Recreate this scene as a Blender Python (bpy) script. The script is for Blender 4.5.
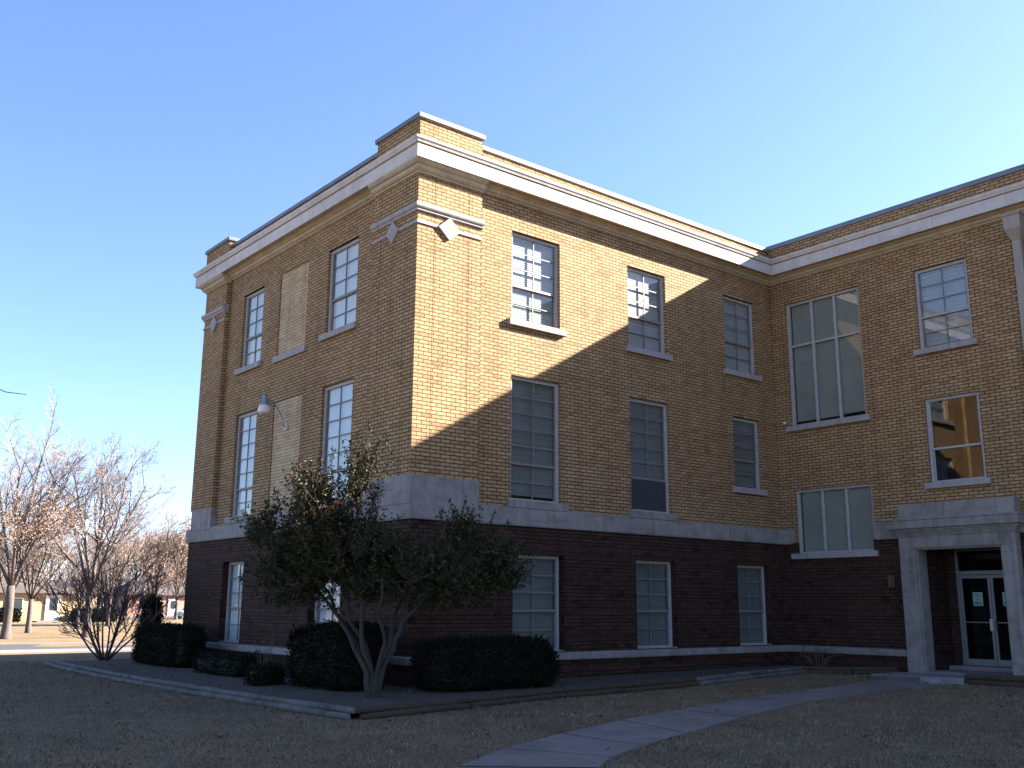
import bpy, bmesh, math, random
from mathutils import Vector, Matrix, noise
from bpy import context

for o in list(bpy.data.objects):
    bpy.data.objects.remove(o)
scene = bpy.context.scene
COL = scene.collection
R = math.radians

# ------------------------------------------------------------------ camera
cam_d = bpy.data.cameras.new('camera')
cam = bpy.data.objects.new('camera', cam_d)
COL.objects.link(cam)
yaw, pitch, roll = R(39.203), R(12.492), R(0.365)
fw = Vector((math.sin(yaw) * math.cos(pitch), math.cos(yaw) * math.cos(pitch), math.sin(pitch)))
rt = Vector((math.cos(yaw), -math.sin(yaw), 0))
up = rt.cross(fw)
r2 = math.cos(roll) * rt + math.sin(roll) * up
u2 = -math.sin(roll) * rt + math.cos(roll) * up
m = Matrix((r2, u2, -fw)).transposed().to_4x4()
m.translation = (-11.211, -16.744, 1.62)
cam.matrix_world = m
cam_d.sensor_width = 36.0
cam_d.lens = 1003.34 / 1024 * 36.0
cam_d.clip_end = 3000
cam_d.clip_start = 0.05
scene.camera = cam

# ------------------------------------------------------------------ sky, sun, exposure
SUNV = Vector((-1.709, 0.70, -1.0)).normalized()
el = math.asin(-SUNV.z)
az = math.atan2(-SUNV.x, -SUNV.y)
world = bpy.data.worlds.new('World')
scene.world = world
world.use_nodes = True
wn = world.node_tree
sky = wn.nodes.new('ShaderNodeTexSky')
sky.sky_type = 'NISHITA'
sky.sun_disc = False
sky.sun_elevation = el
sky.sun_rotation = az
sky.air_density = 0.78
sky.dust_density = 0.5
sky.ozone_density = 2.2
bg = wn.nodes['Background']
bg.inputs['Strength'].default_value = 0.05
tint = wn.nodes.new('ShaderNodeMix')
tint.data_type = 'RGBA'
tint.blend_type = 'MULTIPLY'
tint.inputs[0].default_value = 1.0
tint.inputs[7].default_value = (0.93, 0.965, 1.08, 1)
wn.links.new(sky.outputs[0], tint.inputs[6])
wn.links.new(tint.outputs[2], bg.inputs[0])

sun_d = bpy.data.lights.new('sun', 'SUN')
sun_d.energy = 5.0
sun_d.angle = R(0.5)
sun_d.color = (1.0, 0.93, 0.82)
sun = bpy.data.objects.new('sun', sun_d)
COL.objects.link(sun)
sun.rotation_euler = SUNV.to_track_quat('-Z', 'Y').to_euler()
sun.location = (30, -12, 40)

vs = scene.view_settings
vs.view_transform = 'Standard'
vs.look = 'None'
vs.gamma = 1.0
vs.exposure = 2.85
vs.use_curve_mapping = False

# ------------------------------------------------------------------ helpers
rnd = random.Random(11)


class MB:
    """collects faces, then links them as one mesh object"""
    def __init__(self):
        self.v, self.f = [], []

    def quad(self, a, b, c, d):
        n = len(self.v)
        self.v += [tuple(a), tuple(b), tuple(c), tuple(d)]
        self.f.append((n, n + 1, n + 2, n + 3))

    def tri(self, a, b, c):
        n = len(self.v)
        self.v += [tuple(a), tuple(b), tuple(c)]
        self.f.append((n, n + 1, n + 2))

    def box(self, x0, x1, y0, y1, z0, z1):
        x0, x1 = min(x0, x1), max(x0, x1)
        y0, y1 = min(y0, y1), max(y0, y1)
        n = len(self.v)
        self.v += [(x0, y0, z0), (x1, y0, z0), (x1, y1, z0), (x0, y1, z0),
                   (x0, y0, z1), (x1, y0, z1), (x1, y1, z1), (x0, y1, z1)]
        for q in ((0, 3, 2, 1), (4, 5, 6, 7), (0, 1, 5, 4), (1, 2, 6, 5), (2, 3, 7, 6), (3, 0, 4, 7)):
            self.f.append(tuple(n + i for i in q))

    def tube(self, pts, rads, sides=6, cap=True):
        pts = [Vector(p) for p in pts]
        n0 = len(self.v)
        for i, p in enumerate(pts):
            if i == 0:
                t = pts[1] - pts[0]
            elif i == len(pts) - 1:
                t = pts[-1] - pts[-2]
            else:
                t = pts[i + 1] - pts[i - 1]
            t = t.normalized()
            a = t.cross(Vector((0.31, 0.17, 0.93)))
            if a.length < 1e-3:
                a = t.cross(Vector((1, 0, 0)))
            a.normalize()
            b = t.cross(a)
            r = rads[i]
            for k in range(sides):
                an = 2 * math.pi * k / sides
                self.v.append(tuple(p + a * (r * math.cos(an)) + b * (r * math.sin(an))))
        for i in range(len(pts) - 1):
            for k in range(sides):
                k2 = (k + 1) % sides
                self.f.append((n0 + i * sides + k, n0 + i * sides + k2,
                               n0 + (i + 1) * sides + k2, n0 + (i + 1) * sides + k))
        if cap:
            self.f.append(tuple(n0 + k for k in reversed(range(sides))))
            e = n0 + (len(pts) - 1) * sides
            self.f.append(tuple(e + k for k in range(sides)))

    def lathe(self, c, prof, sides=16):
        """prof: list of (radius, z)"""
        n0 = len(self.v)
        for r, z in prof:
            for k in range(sides):
                an = 2 * math.pi * k / sides
                self.v.append((c[0] + r * math.cos(an), c[1] + r * math.sin(an), c[2] + z))
        for i in range(len(prof) - 1):
            for k in range(sides):
                k2 = (k + 1) % sides
                self.f.append((n0 + i * sides + k, n0 + i * sides + k2,
                               n0 + (i + 1) * sides + k2, n0 + (i + 1) * sides + k))

    def leaf(self, p, d, s, w):
        """small pointed leaf: two triangles folded on the midrib"""
        d = d.normalized()
        a = d.cross(Vector((rnd.uniform(-1, 1), rnd.uniform(-1, 1), rnd.uniform(-1, 1))))
        if a.length < 1e-3:
            return
        a.normalize()
        n = a.cross(d) * (w * 0.35)
        mid = p + d * (s * 0.45)
        tip = p + d * s
        k = len(self.v)
        self.v += [tuple(p), tuple(mid + a * w + n), tuple(tip), tuple(mid - a * w + n)]
        self.f.append((k, k + 1, k + 2))
        self.f.append((k, k + 2, k + 3))

    def build(self, name, mat, parent=None, smooth=False, bevel=0.0):
        me = bpy.data.meshes.new(name)
        me.from_pydata(self.v, [], self.f)
        me.update()
        if smooth:
            me.polygons.foreach_set('use_smooth', [True] * len(me.polygons))
        me.materials.append(mat)
        o = bpy.data.objects.new(name, me)
        COL.objects.link(o)
        if parent is not None:
            o.parent = parent
            o.matrix_parent_inverse = parent.matrix_world.inverted()
        if bevel:
            b = o.modifiers.new('bevel', 'BEVEL')
            b.width = bevel
            b.segments = 2
            b.limit_method = 'ANGLE'
        return o


def tag(o, label=None, cat=None, group=None, kind=None):
    if label:
        o['label'] = label
    if cat:
        o['category'] = cat
    if group:
        o['group'] = group
    if kind:
        o['kind'] = kind
    return o


def empty(name, loc, label, cat, group=None):
    o = bpy.data.objects.new(name, None)
    COL.objects.link(o)
    o.location = loc
    o.matrix_world = Matrix.Translation(loc)
    o.empty_display_size = 0.3
    return tag(o, label, cat, group)


def copy_thing(o, loc, rz=0.0, sc=1.0, label=None, parent=None):
    c = o.copy()
    COL.objects.link(c)
    if parent is None:
        c.location = loc
        c.rotation_euler = (0, 0, rz)
        c.scale = (sc, sc, sc)
        if label:
            c['label'] = label
    else:
        c.parent = parent
    for ch in [q for q in bpy.data.objects if q.parent == o]:
        copy_thing(ch, None, parent=c)
    return c


def smoothstep(a, b, x):
    t = min(1, max(0, (x - a) / (b - a)))
    return t * t * (3 - 2 * t)


def gz(x, y):
    h = 0.12 * smoothstep(2, 10, x) * (1 - smoothstep(8, 14, y))
    h += 0.03 * noise.noise(Vector((x * 0.25, y * 0.25, 3.1))) * (1 - smoothstep(25, 60, abs(x) + abs(y)))
    return h


# ------------------------------------------------------------------ materials
def new_mat(name):
    m_ = bpy.data.materials.new(name)
    m_.use_nodes = True
    nt = m_.node_tree
    return m_, nt, nt.nodes['Principled BSDF']


def N(nt, t, **kw):
    n = nt.nodes.new(t)
    for k, v in kw.items():
        setattr(n, k, v)
    return n


def ramp(nt, fac, stops):
    r = N(nt, 'ShaderNodeValToRGB')
    cr = r.color_ramp
    while len(cr.elements) < len(stops):
        cr.elements.new(0.5)
    for e, (p, c) in zip(cr.elements, stops):
        e.position = p
        e.color = (*c, 1) if len(c) == 3 else c
    nt.links.new(fac, r.inputs[0])
    return r.outputs[0]


def wpos(nt, scale=(1, 1, 1)):
    g = N(nt, 'ShaderNodeNewGeometry')
    mp = N(nt, 'ShaderNodeMapping')
    mp.inputs['Scale'].default_value = scale
    nt.links.new(g.outputs['Position'], mp.inputs[0])
    return mp.outputs[0]


def opos(nt, scale=(1, 1, 1)):
    g = N(nt, 'ShaderNodeTexCoord')
    mp = N(nt, 'ShaderNodeMapping')
    mp.inputs['Scale'].default_value = scale
    nt.links.new(g.outputs['Object'], mp.inputs[0])
    return mp.outputs[0]


def noise_tex(nt, vec, scale, detail=4, rough=0.6):
    n = N(nt, 'ShaderNodeTexNoise')
    n.inputs['Scale'].default_value = scale
    n.inputs['Detail'].default_value = detail
    n.inputs['Roughness'].default_value = rough
    nt.links.new(vec, n.inputs['Vector'])
    return n.outputs['Fac']


def mixc(nt, fac, a, b, mode='MIX'):
    mx = N(nt, 'ShaderNodeMix', data_type='RGBA', blend_type=mode)
    for sock, val in ((mx.inputs[0], fac), (mx.inputs[6], a), (mx.inputs[7], b)):
        if hasattr(val, 'links'):
            nt.links.new(val, sock)
        else:
            sock.default_value = val if isinstance(val, (int, float)) else (*val, 1)
    return mx.outputs[2]


def math_n(nt, op, a, b=None, c=None):
    n = N(nt, 'ShaderNodeMath', operation=op)
    for i, v in enumerate((a, b, c)):
        if v is None:
            continue
        if hasattr(v, 'links'):
            nt.links.new(v, n.inputs[i])
        else:
            n.inputs[i].default_value = v
    return n.outputs[0]


def bump(nt, h, dist, strength=1.0):
    b = N(nt, 'ShaderNodeBump')
    b.inputs['Distance'].default_value = dist
    b.inputs['Strength'].default_value = strength
    nt.links.new(h, b.inputs['Height'])
    return b.outputs[0]


def mottled(name, c1, c2, rough=0.8, scale=6, detail=5, bumpd=0.0, bscale=60, spec=0.3, obj=False, metal=0.0,
            streak=None):
    m_, nt, p = new_mat(name)
    vec = opos(nt) if obj else wpos(nt)
    f = noise_tex(nt, vec, scale, detail, 0.65)
    col = ramp(nt, f, [(0.3, c1), (0.7, c2)])
    if streak:
        v2 = wpos(nt, (3.0, 3.0, 0.35)) if not obj else opos(nt, (3, 3, 0.35))
        f2 = noise_tex(nt, v2, 2.2, 5, 0.7)
        s = ramp(nt, f2, [(0.48, (1, 1, 1)), (0.72, streak)])
        col = mixc(nt, 1.0, col, s, 'MULTIPLY')
    nt.links.new(col, p.inputs['Base Color'])
    p.inputs['Roughness'].default_value = rough
    p.inputs['Specular IOR Level'].default_value = spec
    p.inputs['Metallic'].default_value = metal
    if bumpd:
        nt.links.new(bump(nt, noise_tex(nt, vec, bscale, 4), bumpd), p.inputs['Normal'])
    return m_


def wall_uv(nt):
    g_ = N(nt, 'ShaderNodeNewGeometry')
    sp = N(nt, 'ShaderNodeSeparateXYZ')
    nt.links.new(g_.outputs['Position'], sp.inputs[0])
    sn = N(nt, 'ShaderNodeSeparateXYZ')
    nt.links.new(g_.outputs['True Normal'], sn.inputs[0])
    side = math_n(nt, 'GREATER_THAN', math_n(nt, 'ABSOLUTE', sn.outputs[0]), 0.5)
    mx = N(nt, 'ShaderNodeMix', data_type='FLOAT')
    nt.links.new(side, mx.inputs[0])
    nt.links.new(sp.outputs[0], mx.inputs[2])
    nt.links.new(sp.outputs[1], mx.inputs[3])
    return mx.outputs[0], sp.outputs[2]


def stone_mat(name, c1, c2, joint, streak, blotch):
    """dressed stone in blocks: upright joints, drip streaks and dirt blotches"""
    m_ = mottled(name, c1, c2, 0.85, 3, 6, 0.003, 70, streak=streak)
    nt = m_.node_tree
    p = nt.nodes['Principled BSDF']
    col = p.inputs['Base Color'].links[0].from_socket
    u, z = wall_uv(nt)
    fr = math_n(nt, 'FRACT', math_n(nt, 'DIVIDE', math_n(nt, 'ADD', u, 0.37), joint))
    isj = math_n(nt, 'LESS_THAN', fr, 0.009 / joint)
    big = noise_tex(nt, wpos(nt, (1, 1, 1.6)), 1.7, 7, 0.72)
    col = mixc(nt, 1.0, col, ramp(nt, big, [(0.30, blotch), (0.52, (1, 1, 1))]), 'MULTIPLY')
    blk = N(nt, 'ShaderNodeTexWhiteNoise', noise_dimensions='1D')
    nt.links.new(math_n(nt, 'FLOOR', math_n(nt, 'DIVIDE', math_n(nt, 'ADD', u, 0.37), joint)), blk.inputs['W'])
    col = mixc(nt, 1.0, col, ramp(nt, blk.outputs['Value'], [(0, (0.90, 0.90, 0.90)), (1, (1.04, 1.03, 1.02))]), 'MULTIPLY')
    col = mixc(nt, isj, col, (c1[0] * 0.35, c1[1] * 0.33, c1[2] * 0.32))
    nt.links.new(col, p.inputs['Base Color'])
    return m_


def brick_mat(name, c1, c2, mortar, bands=None, tint=(1, 1, 1), odd=None):
    m_, nt, p = new_mat(name)
    g = N(nt, 'ShaderNodeNewGeometry')
    sp = N(nt, 'ShaderNodeSeparateXYZ')
    nt.links.new(g.outputs['Position'], sp.inputs[0])
    sn = N(nt, 'ShaderNodeSeparateXYZ')
    nt.links.new(g.outputs['True Normal'], sn.inputs[0])
    side = math_n(nt, 'GREATER_THAN', math_n(nt, 'ABSOLUTE', sn.outputs[0]), 0.5)
    mx = N(nt, 'ShaderNodeMix', data_type='FLOAT')
    nt.links.new(side, mx.inputs[0])
    nt.links.new(sp.outputs[0], mx.inputs[2])
    nt.links.new(sp.outputs[1], mx.inputs[3])
    cb = N(nt, 'ShaderNodeCombineXYZ')
    nt.links.new(mx.outputs[0], cb.inputs[0])
    nt.links.new(sp.outputs[2], cb.inputs[1])
    # slight wobble so the courses are not ruler straight
    wob = N(nt, 'ShaderNodeTexNoise')
    wob.inputs['Scale'].default_value = 5.0
    nt.links.new(cb.outputs[0], wob.inputs['Vector'])
    ad = N(nt, 'ShaderNodeVectorMath', operation='MULTIPLY_ADD')
    nt.links.new(wob.outputs['Color'], ad.inputs[0])
    ad.inputs[1].default_value = (0.008, 0.006, 0)
    nt.links.new(cb.outputs[0], ad.inputs[2])

    def brick(w, h, ms):
        b = N(nt, 'ShaderNodeTexBrick')
        b.inputs['Scale'].default_value = 1
        b.inputs['Brick Width'].default_value = w
        b.inputs['Row Height'].default_value = h
        b.inputs['Mortar Size'].default_value = ms
        b.inputs['Mortar Smooth'].default_value = 0.3
        b.inputs['Color1'].default_value = (*c1, 1)
        b.inputs['Color2'].default_value = (*c2, 1)
        b.inputs['Mortar'].default_value = (*mortar, 1)
        nt.links.new(ad.outputs[0], b.inputs['Vector'])
        return b
    b1 = brick(0.24, 0.08, 0.0100)
    col, fac = b1.outputs['Color'], b1.outputs['Fac']
    if bands:
        z0, per, frac = bands
        b2 = brick(0.08, 0.2, 0.008)
        b2.offset = 0.0
        fr = math_n(nt, 'FRACT', math_n(nt, 'DIVIDE', math_n(nt, 'SUBTRACT', sp.outputs[2], z0), per))
        isb = math_n(nt, 'LESS_THAN', fr, frac)
        col = mixc(nt, isb, col, b2.outputs['Color'])
        mf = N(nt, 'ShaderNodeMix', data_type='FLOAT')
        nt.links.new(isb, mf.inputs[0])
        nt.links.new(fac, mf.inputs[2])
        nt.links.new(b2.outputs['Fac'], mf.inputs[3])
        fac = mf.outputs[0]
    big = noise_tex(nt, wpos(nt), 0.55, 6, 0.65)
    col = mixc(nt, 1.0, col, ramp(nt, big, [(0.3, (0.90, 0.87, 0.86)), (0.55, (1, 1, 1)), (0.75, (1.0, 0.98, 0.92))]), 'MULTIPLY')
    red = noise_tex(nt, wpos(nt), 1.3, 5, 0.7)
    col = mixc(nt, 1.0, col, ramp(nt, red, [(0.35, (1.02, 1.0, 0.98)), (0.72, (0.99, 0.90, 0.82))]), 'MULTIPLY')
    drip = noise_tex(nt, wpos(nt, (2.6, 2.6, 0.16)), 1.6, 5, 0.7)
    col = mixc(nt, 1.0, col, ramp(nt, drip, [(0.50, (1, 1, 1)), (0.74, (0.74, 0.71, 0.68))]), 'MULTIPLY')
    fine = noise_tex(nt, wpos(nt), 45, 3, 0.7)
    col = mixc(nt, 1.0, col, ramp(nt, fine, [(0.25, (0.8, 0.78, 0.75)), (0.6, (1.0, 1.0, 1.0))]), 'MULTIPLY')
    # odd replaced / stained bricks: cell noise at brick size
    vr = N(nt, 'ShaderNodeTexWhiteNoise', noise_dimensions='2D')
    sc = N(nt, 'ShaderNodeVectorMath', operation='DIVIDE')
    nt.links.new(cb.outputs[0], sc.inputs[0])
    sc.inputs[1].default_value = (0.24, 0.08, 1)
    fl = N(nt, 'ShaderNodeVectorMath', operation='FLOOR')
    nt.links.new(sc.outputs[0], fl.inputs[0])
    nt.links.new(fl.outputs[0], vr.inputs['Vector'])
    col = mixc(nt, 1.0, col, ramp(nt, vr.outputs['Color'], [(0.0, (0.84, 0.82, 0.80)), (0.5, (1, 1, 1)), (1.0, (1.10, 1.10, 1.12))]), 'MULTIPLY')
    if odd:
        col = mixc(nt, math_n(nt, 'MULTIPLY', math_n(nt, 'GREATER_THAN', vr.outputs['Value'], 0.96), math_n(nt, 'SUBTRACT', 1.0, fac)), col, odd)
    nt.links.new(col, p.inputs['Base Color'])
    p.inputs['Roughness'].default_value = 0.85
    p.inputs['Specular IOR Level'].default_value = 0.2
    h = math_n(nt, 'ADD', math_n(nt, 'SUBTRACT', 1.0, fac), math_n(nt, 'MULTIPLY', fine, 0.35))
    nt.links.new(bump(nt, h, 0.012, 0.9), p.inputs['Normal'])
    return m_


def path_mat():
    m_ = mottled('path_concrete', (0.140, 0.117, 0.106), (0.182, 0.155, 0.141), 0.92, 2.2, 8, 0.003, 90)
    nt = m_.node_tree
    p = nt.nodes['Principled BSDF']
    col = p.inputs['Base Color'].links[0].from_socket
    st_ = noise_tex(nt, wpos(nt), 0.9, 7, 0.72)
    col = mixc(nt, 1.0, col, ramp(nt, st_, [(0.32, (0.70, 0.68, 0.66)), (0.55, (1, 1, 1))]), 'MULTIPLY')
    wb = N(nt, 'ShaderNodeTexNoise')
    wb.inputs['Scale'].default_value = 1.6
    wb.inputs['Detail'].default_value = 5
    v = wpos(nt)
    nt.links.new(v, wb.inputs['Vector'])
    ad = N(nt, 'ShaderNodeVectorMath', operation='MULTIPLY_ADD')
    nt.links.new(wb.outputs['Color'], ad.inputs[0])
    ad.inputs[1].default_value = (0.9, 0.9, 0.0)
    nt.links.new(v, ad.inputs[2])
    vo = N(nt, 'ShaderNodeTexVoronoi', feature='DISTANCE_TO_EDGE')
    vo.inputs['Scale'].default_value = 0.33
    nt.links.new(ad.outputs[0], vo.inputs['Vector'])
    crack = math_n(nt, 'LESS_THAN', vo.outputs['Distance'], 0.0014)
    col = mixc(nt, crack, col, (0.04, 0.034, 0.03))
    nt.links.new(col, p.inputs['Base Color'])
    return m_


M = {}
M['buff_brick'] = brick_mat('buff_brick', (0.405, 0.275, 0.150), (0.330, 0.215, 0.110), (0.046, 0.027, 0.016), odd=(0.26, 0.15, 0.075))
M['cream_brick'] = brick_mat('cream_brick', (0.55, 0.435, 0.285), (0.49, 0.38, 0.24), (0.29, 0.215, 0.13))
M['red_brick'] = brick_mat('red_brick', (0.076, 0.037, 0.025), (0.044, 0.023, 0.016), (0.009, 0.006, 0.005), bands=(0.9, 0.6, 0.36), odd=(0.025, 0.011, 0.01))
M['stone'] = stone_mat('limestone', (0.232, 0.206, 0.192), (0.288, 0.258, 0.240), 1.42, (0.72, 0.70, 0.68), (0.62, 0.60, 0.58))
M['white_trim'] = stone_mat('white_trim', (0.50, 0.46, 0.43), (0.57, 0.53, 0.50), 2.4, (0.84, 0.81, 0.78), (0.84, 0.81, 0.77))
M['cream_bounce_trim'] = stone_mat('cream_bounce_trim', (0.40, 0.335, 0.24), (0.46, 0.385, 0.28), 2.4, (0.80, 0.76, 0.70), (0.82, 0.78, 0.72))  # cream trim, with warm bounce light put into its colour
M['flashing'] = mottled('flashing_metal', (0.11, 0.125, 0.16), (0.15, 0.165, 0.20), 0.5, 2, 3, metal=0.0)
M['roofing'] = mottled('roofing', (0.12, 0.12, 0.12), (0.2, 0.2, 0.2), 0.9)
M['frame'] = mottled('window_frame_paint', (0.30, 0.285, 0.28), (0.37, 0.355, 0.35), 0.55, 9, 4)
M['muntin'] = mottled('muntin_paint', (0.15, 0.142, 0.14), (0.20, 0.19, 0.187), 0.5, 9, 4)
M['blind'] = mottled('blind_slats', (0.165, 0.168, 0.156), (0.21, 0.212, 0.198), 0.6, 1.5, 3)
M['pale_blind'] = mottled('pale_blind_slats', (0.37, 0.365, 0.365), (0.43, 0.425, 0.425), 0.6, 1.5, 3)
M['shade'] = mottled('white_roller_shade', (0.66, 0.66, 0.66), (0.74, 0.74, 0.74), 0.8, 1.2, 3)
M['sill_stone'] = mottled('pale_sill_stone', (0.275, 0.25, 0.24), (0.335, 0.305, 0.295), 0.85, 4, 6, 0.002, 80, streak=(0.75, 0.73, 0.71))
M['drape'] = mottled('vertical_drape', (0.255, 0.252, 0.212), (0.31, 0.302, 0.258), 0.8, 1.5, 3)
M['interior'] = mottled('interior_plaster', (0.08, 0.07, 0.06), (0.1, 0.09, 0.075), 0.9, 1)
M['alu'] = mottled('aluminium_frame', (0.17, 0.17, 0.175), (0.215, 0.215, 0.22), 0.4, 8, 3, metal=0.3)
M['paper'] = mottled('pale_green_paper', (0.24, 0.36, 0.31), (0.28, 0.40, 0.35), 0.7, 5)
M['ink'] = mottled('green_ink', (0.03, 0.12, 0.08), (0.04, 0.14, 0.09), 0.7, 5)
M['pipe'] = mottled('beige_pipe_paint', (0.26, 0.225, 0.19), (0.31, 0.27, 0.23), 0.6, 3, 5, streak=(0.8, 0.78, 0.75))
M['lamp_metal'] = mottled('lamp_metal', (0.22, 0.24, 0.28), (0.30, 0.32, 0.36), 0.4, 12, metal=0.6)
M['lamp_glass'] = mottled('frosted_lamp_glass', (0.62, 0.55, 0.48), (0.70, 0.63, 0.56), 0.35, 8)
M['amber'] = mottled('amber_lens', (0.10, 0.04, 0.012), (0.14, 0.055, 0.016), 0.3, 12)
M['bark'] = mottled('bark', (0.060, 0.046, 0.043), (0.130, 0.102, 0.094), 0.95, 14, 6, 0.01, 40)
M['twig'] = mottled('twig_bark', (0.185, 0.15, 0.145), (0.255, 0.21, 0.20), 0.9, 3, 3)
M['dark_twig'] = mottled('dark_twig_bark', (0.075, 0.048, 0.044), (0.12, 0.08, 0.072), 0.9, 5, 3)
M['pale_stem'] = mottled('pale_stem_bark', (0.030, 0.025, 0.021), (0.062, 0.051, 0.042), 0.9, 22, 6, 0.004, 60)
M['dry_leaf'] = mottled('dry_leaf', (0.25, 0.155, 0.10), (0.35, 0.235, 0.165), 0.8, 2.5, 4)
M['litter'] = mottled('leaf_litter', (0.045, 0.03, 0.02), (0.13, 0.085, 0.052), 0.85, 6, 4)
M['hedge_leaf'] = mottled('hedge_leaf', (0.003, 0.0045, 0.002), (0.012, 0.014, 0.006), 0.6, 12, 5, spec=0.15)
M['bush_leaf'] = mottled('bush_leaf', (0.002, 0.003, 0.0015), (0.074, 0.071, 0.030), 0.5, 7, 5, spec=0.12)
M['berry'] = mottled('red_berry', (0.28, 0.05, 0.02), (0.36, 0.08, 0.03), 0.35, 8)
M['timber_grey'] = mottled('weathered_timber', (0.05, 0.045, 0.039), (0.15, 0.137, 0.122), 0.9, 3, 8, 0.006, 30, obj=False)
M['timber_brown'] = mottled('brown_timber', (0.035, 0.025, 0.016), (0.065, 0.045, 0.028), 0.9, 4, 7, 0.006, 30, obj=False)
M['rock'] = mottled('pale_rock', (0.16, 0.155, 0.155), (0.25, 0.245, 0.24), 0.9, 9, 6, 0.01, 25)
M['concrete'] = mottled('concrete', (0.165, 0.148, 0.148), (0.21, 0.188, 0.188), 0.9, 1.6, 8, 0.003, 90, streak=(0.85, 0.84, 0.83))
M['path_concrete'] = path_mat()
M['asphalt'] = mottled('asphalt', (0.045, 0.042, 0.045), (0.065, 0.06, 0.062), 0.9, 3, 6)
M['tan_wall'] = mottled('tan_brick_far', (0.36, 0.245, 0.135), (0.42, 0.295, 0.17), 0.9, 2, 5)
M['pink_wall'] = mottled('pink_brick_far', (0.28, 0.16, 0.13), (0.34, 0.20, 0.16), 0.9, 2, 5)
M['shingle'] = mottled('shingle', (0.06, 0.045, 0.04), (0.09, 0.07, 0.065), 0.9, 3, 5)
M['white_paint'] = mottled('white_paint', (0.76, 0.76, 0.75), (0.82, 0.82, 0.80), 0.5, 3, 3)
M['car_white'] = mottled('white_car_paint', (0.70, 0.71, 0.72), (0.76, 0.77, 0.78), 0.25, 3, 2, spec=0.5)
M['car_blue'] = mottled('blue_car_paint', (0.12, 0.20, 0.33), (0.15, 0.24, 0.38), 0.25, 3, 2, spec=0.5)
M['rubber'] = mottled('rubber', (0.02, 0.02, 0.02), (0.03, 0.03, 0.03), 0.8, 8)
M['dark_glass'] = mottled('dark_car_glass', (0.02, 0.025, 0.03), (0.03, 0.035, 0.04), 0.08, 3, 2, spec=0.6)


def glass_mat(name, ior, tint):
    m_, nt, p = new_mat(name)
    nt.nodes.remove(p)
    out = nt.nodes['Material Output']
    tr = N(nt, 'ShaderNodeBsdfTransparent')
    tr.inputs[0].default_value = (*tint, 1)
    gl = N(nt, 'ShaderNodeBsdfGlossy')
    gl.inputs['Roughness'].default_value = 0.012
    fr = N(nt, 'ShaderNodeFresnel')
    fr.inputs['IOR'].default_value = ior
    nv = noise_tex(nt, wpos(nt), 1.6, 2)
    b = bump(nt, nv, 0.003, 0.2)
    nt.links.new(b, gl.inputs['Normal'])
    ge = N(nt, 'ShaderNodeNewGeometry')
    mi = N(nt, 'ShaderNodeMix', data_type='FLOAT')
    nt.links.new(ge.outputs['Backfacing'], mi.inputs[0])
    mi.inputs[2].default_value = ior
    mi.inputs[3].default_value = 1.0 / ior
    nt.links.new(mi.outputs[0], fr.inputs['IOR'])
    mx = N(nt, 'ShaderNodeMixShader')
    nt.links.new(fr.outputs[0], mx.inputs[0])
    nt.links.new(tr.outputs[0], mx.inputs[1])
    nt.links.new(gl.outputs[0], mx.inputs[2])
    nt.links.new(mx.outputs[0], out.inputs[0])
    return m_


M['glass'] = glass_mat('window_glass', 1.7, (0.82, 0.86, 0.86))
M['door_glass'] = glass_mat('tinted_door_glass', 1.5, (0.25, 0.25, 0.27))


def screen_mat():
    m_, nt, p = new_mat('insect_screen_mesh')
    p.inputs['Base Color'].default_value = (0.05, 0.05, 0.06, 1)
    p.inputs['Roughness'].default_value = 0.7
    p.inputs['Alpha'].default_value = 0.62
    return m_


M['screen'] = screen_mat()


def lawn_mat():
    m_, nt, p = new_mat('dormant_lawn')
    v = wpos(nt)
    n1 = noise_tex(nt, v, 0.35, 6, 0.7)
    n2 = noise_tex(nt, v, 75, 5, 0.75)
    c = ramp(nt, n2, [(0.28, (0.095, 0.069, 0.043)), (0.5, (0.180, 0.134, 0.085)), (0.72, (0.265, 0.202, 0.132))])
    c = mixc(nt, 1.0, c, ramp(nt, n1, [(0.3, (0.62, 0.60, 0.56)), (0.47, (0.92, 0.90, 0.87)), (0.7, (1.14, 1.08, 1.0))]), 'MULTIPLY')
    nt.links.new(c, p.inputs['Base Color'])
    p.inputs['Roughness'].default_value = 0.95
    p.inputs['Specular IOR Level'].default_value = 0.1
    nt.links.new(bump(nt, n2, 0.03, 0.9), p.inputs['Normal'])
    return m_


def mulch_mat():
    m_, nt, p = new_mat('bed_mulch')
    v = wpos(nt)
    vo = N(nt, 'ShaderNodeTexVoronoi')
    vo.inputs['Scale'].default_value = 32
    nt.links.new(v, vo.inputs['Vector'])
    c = ramp(nt, vo.outputs['Color'], [(0.1, (0.030, 0.022, 0.018)), (0.6, (0.07, 0.053, 0.042)), (0.95, (0.14, 0.11, 0.086))])
    n1 = noise_tex(nt, v, 1.2, 5, 0.7)
    c = mixc(nt, 1.0, c, ramp(nt, n1, [(0.3, (0.7, 0.7, 0.7)), (0.7, (1.1, 1.05, 1.0))]), 'MULTIPLY')
    nt.links.new(c, p.inputs['Base Color'])
    p.inputs['Roughness'].default_value = 0.95
    nt.links.new(bump(nt, vo.outputs['Distance'], 0.03), p.inputs['Normal'])
    return m_


M['lawn'] = lawn_mat()
M['mulch'] = mulch_mat()
M['grass'] = mottled('straw_grass', (0.115, 0.083, 0.051), (0.265, 0.199, 0.126), 0.9, 1.3, 6)

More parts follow.
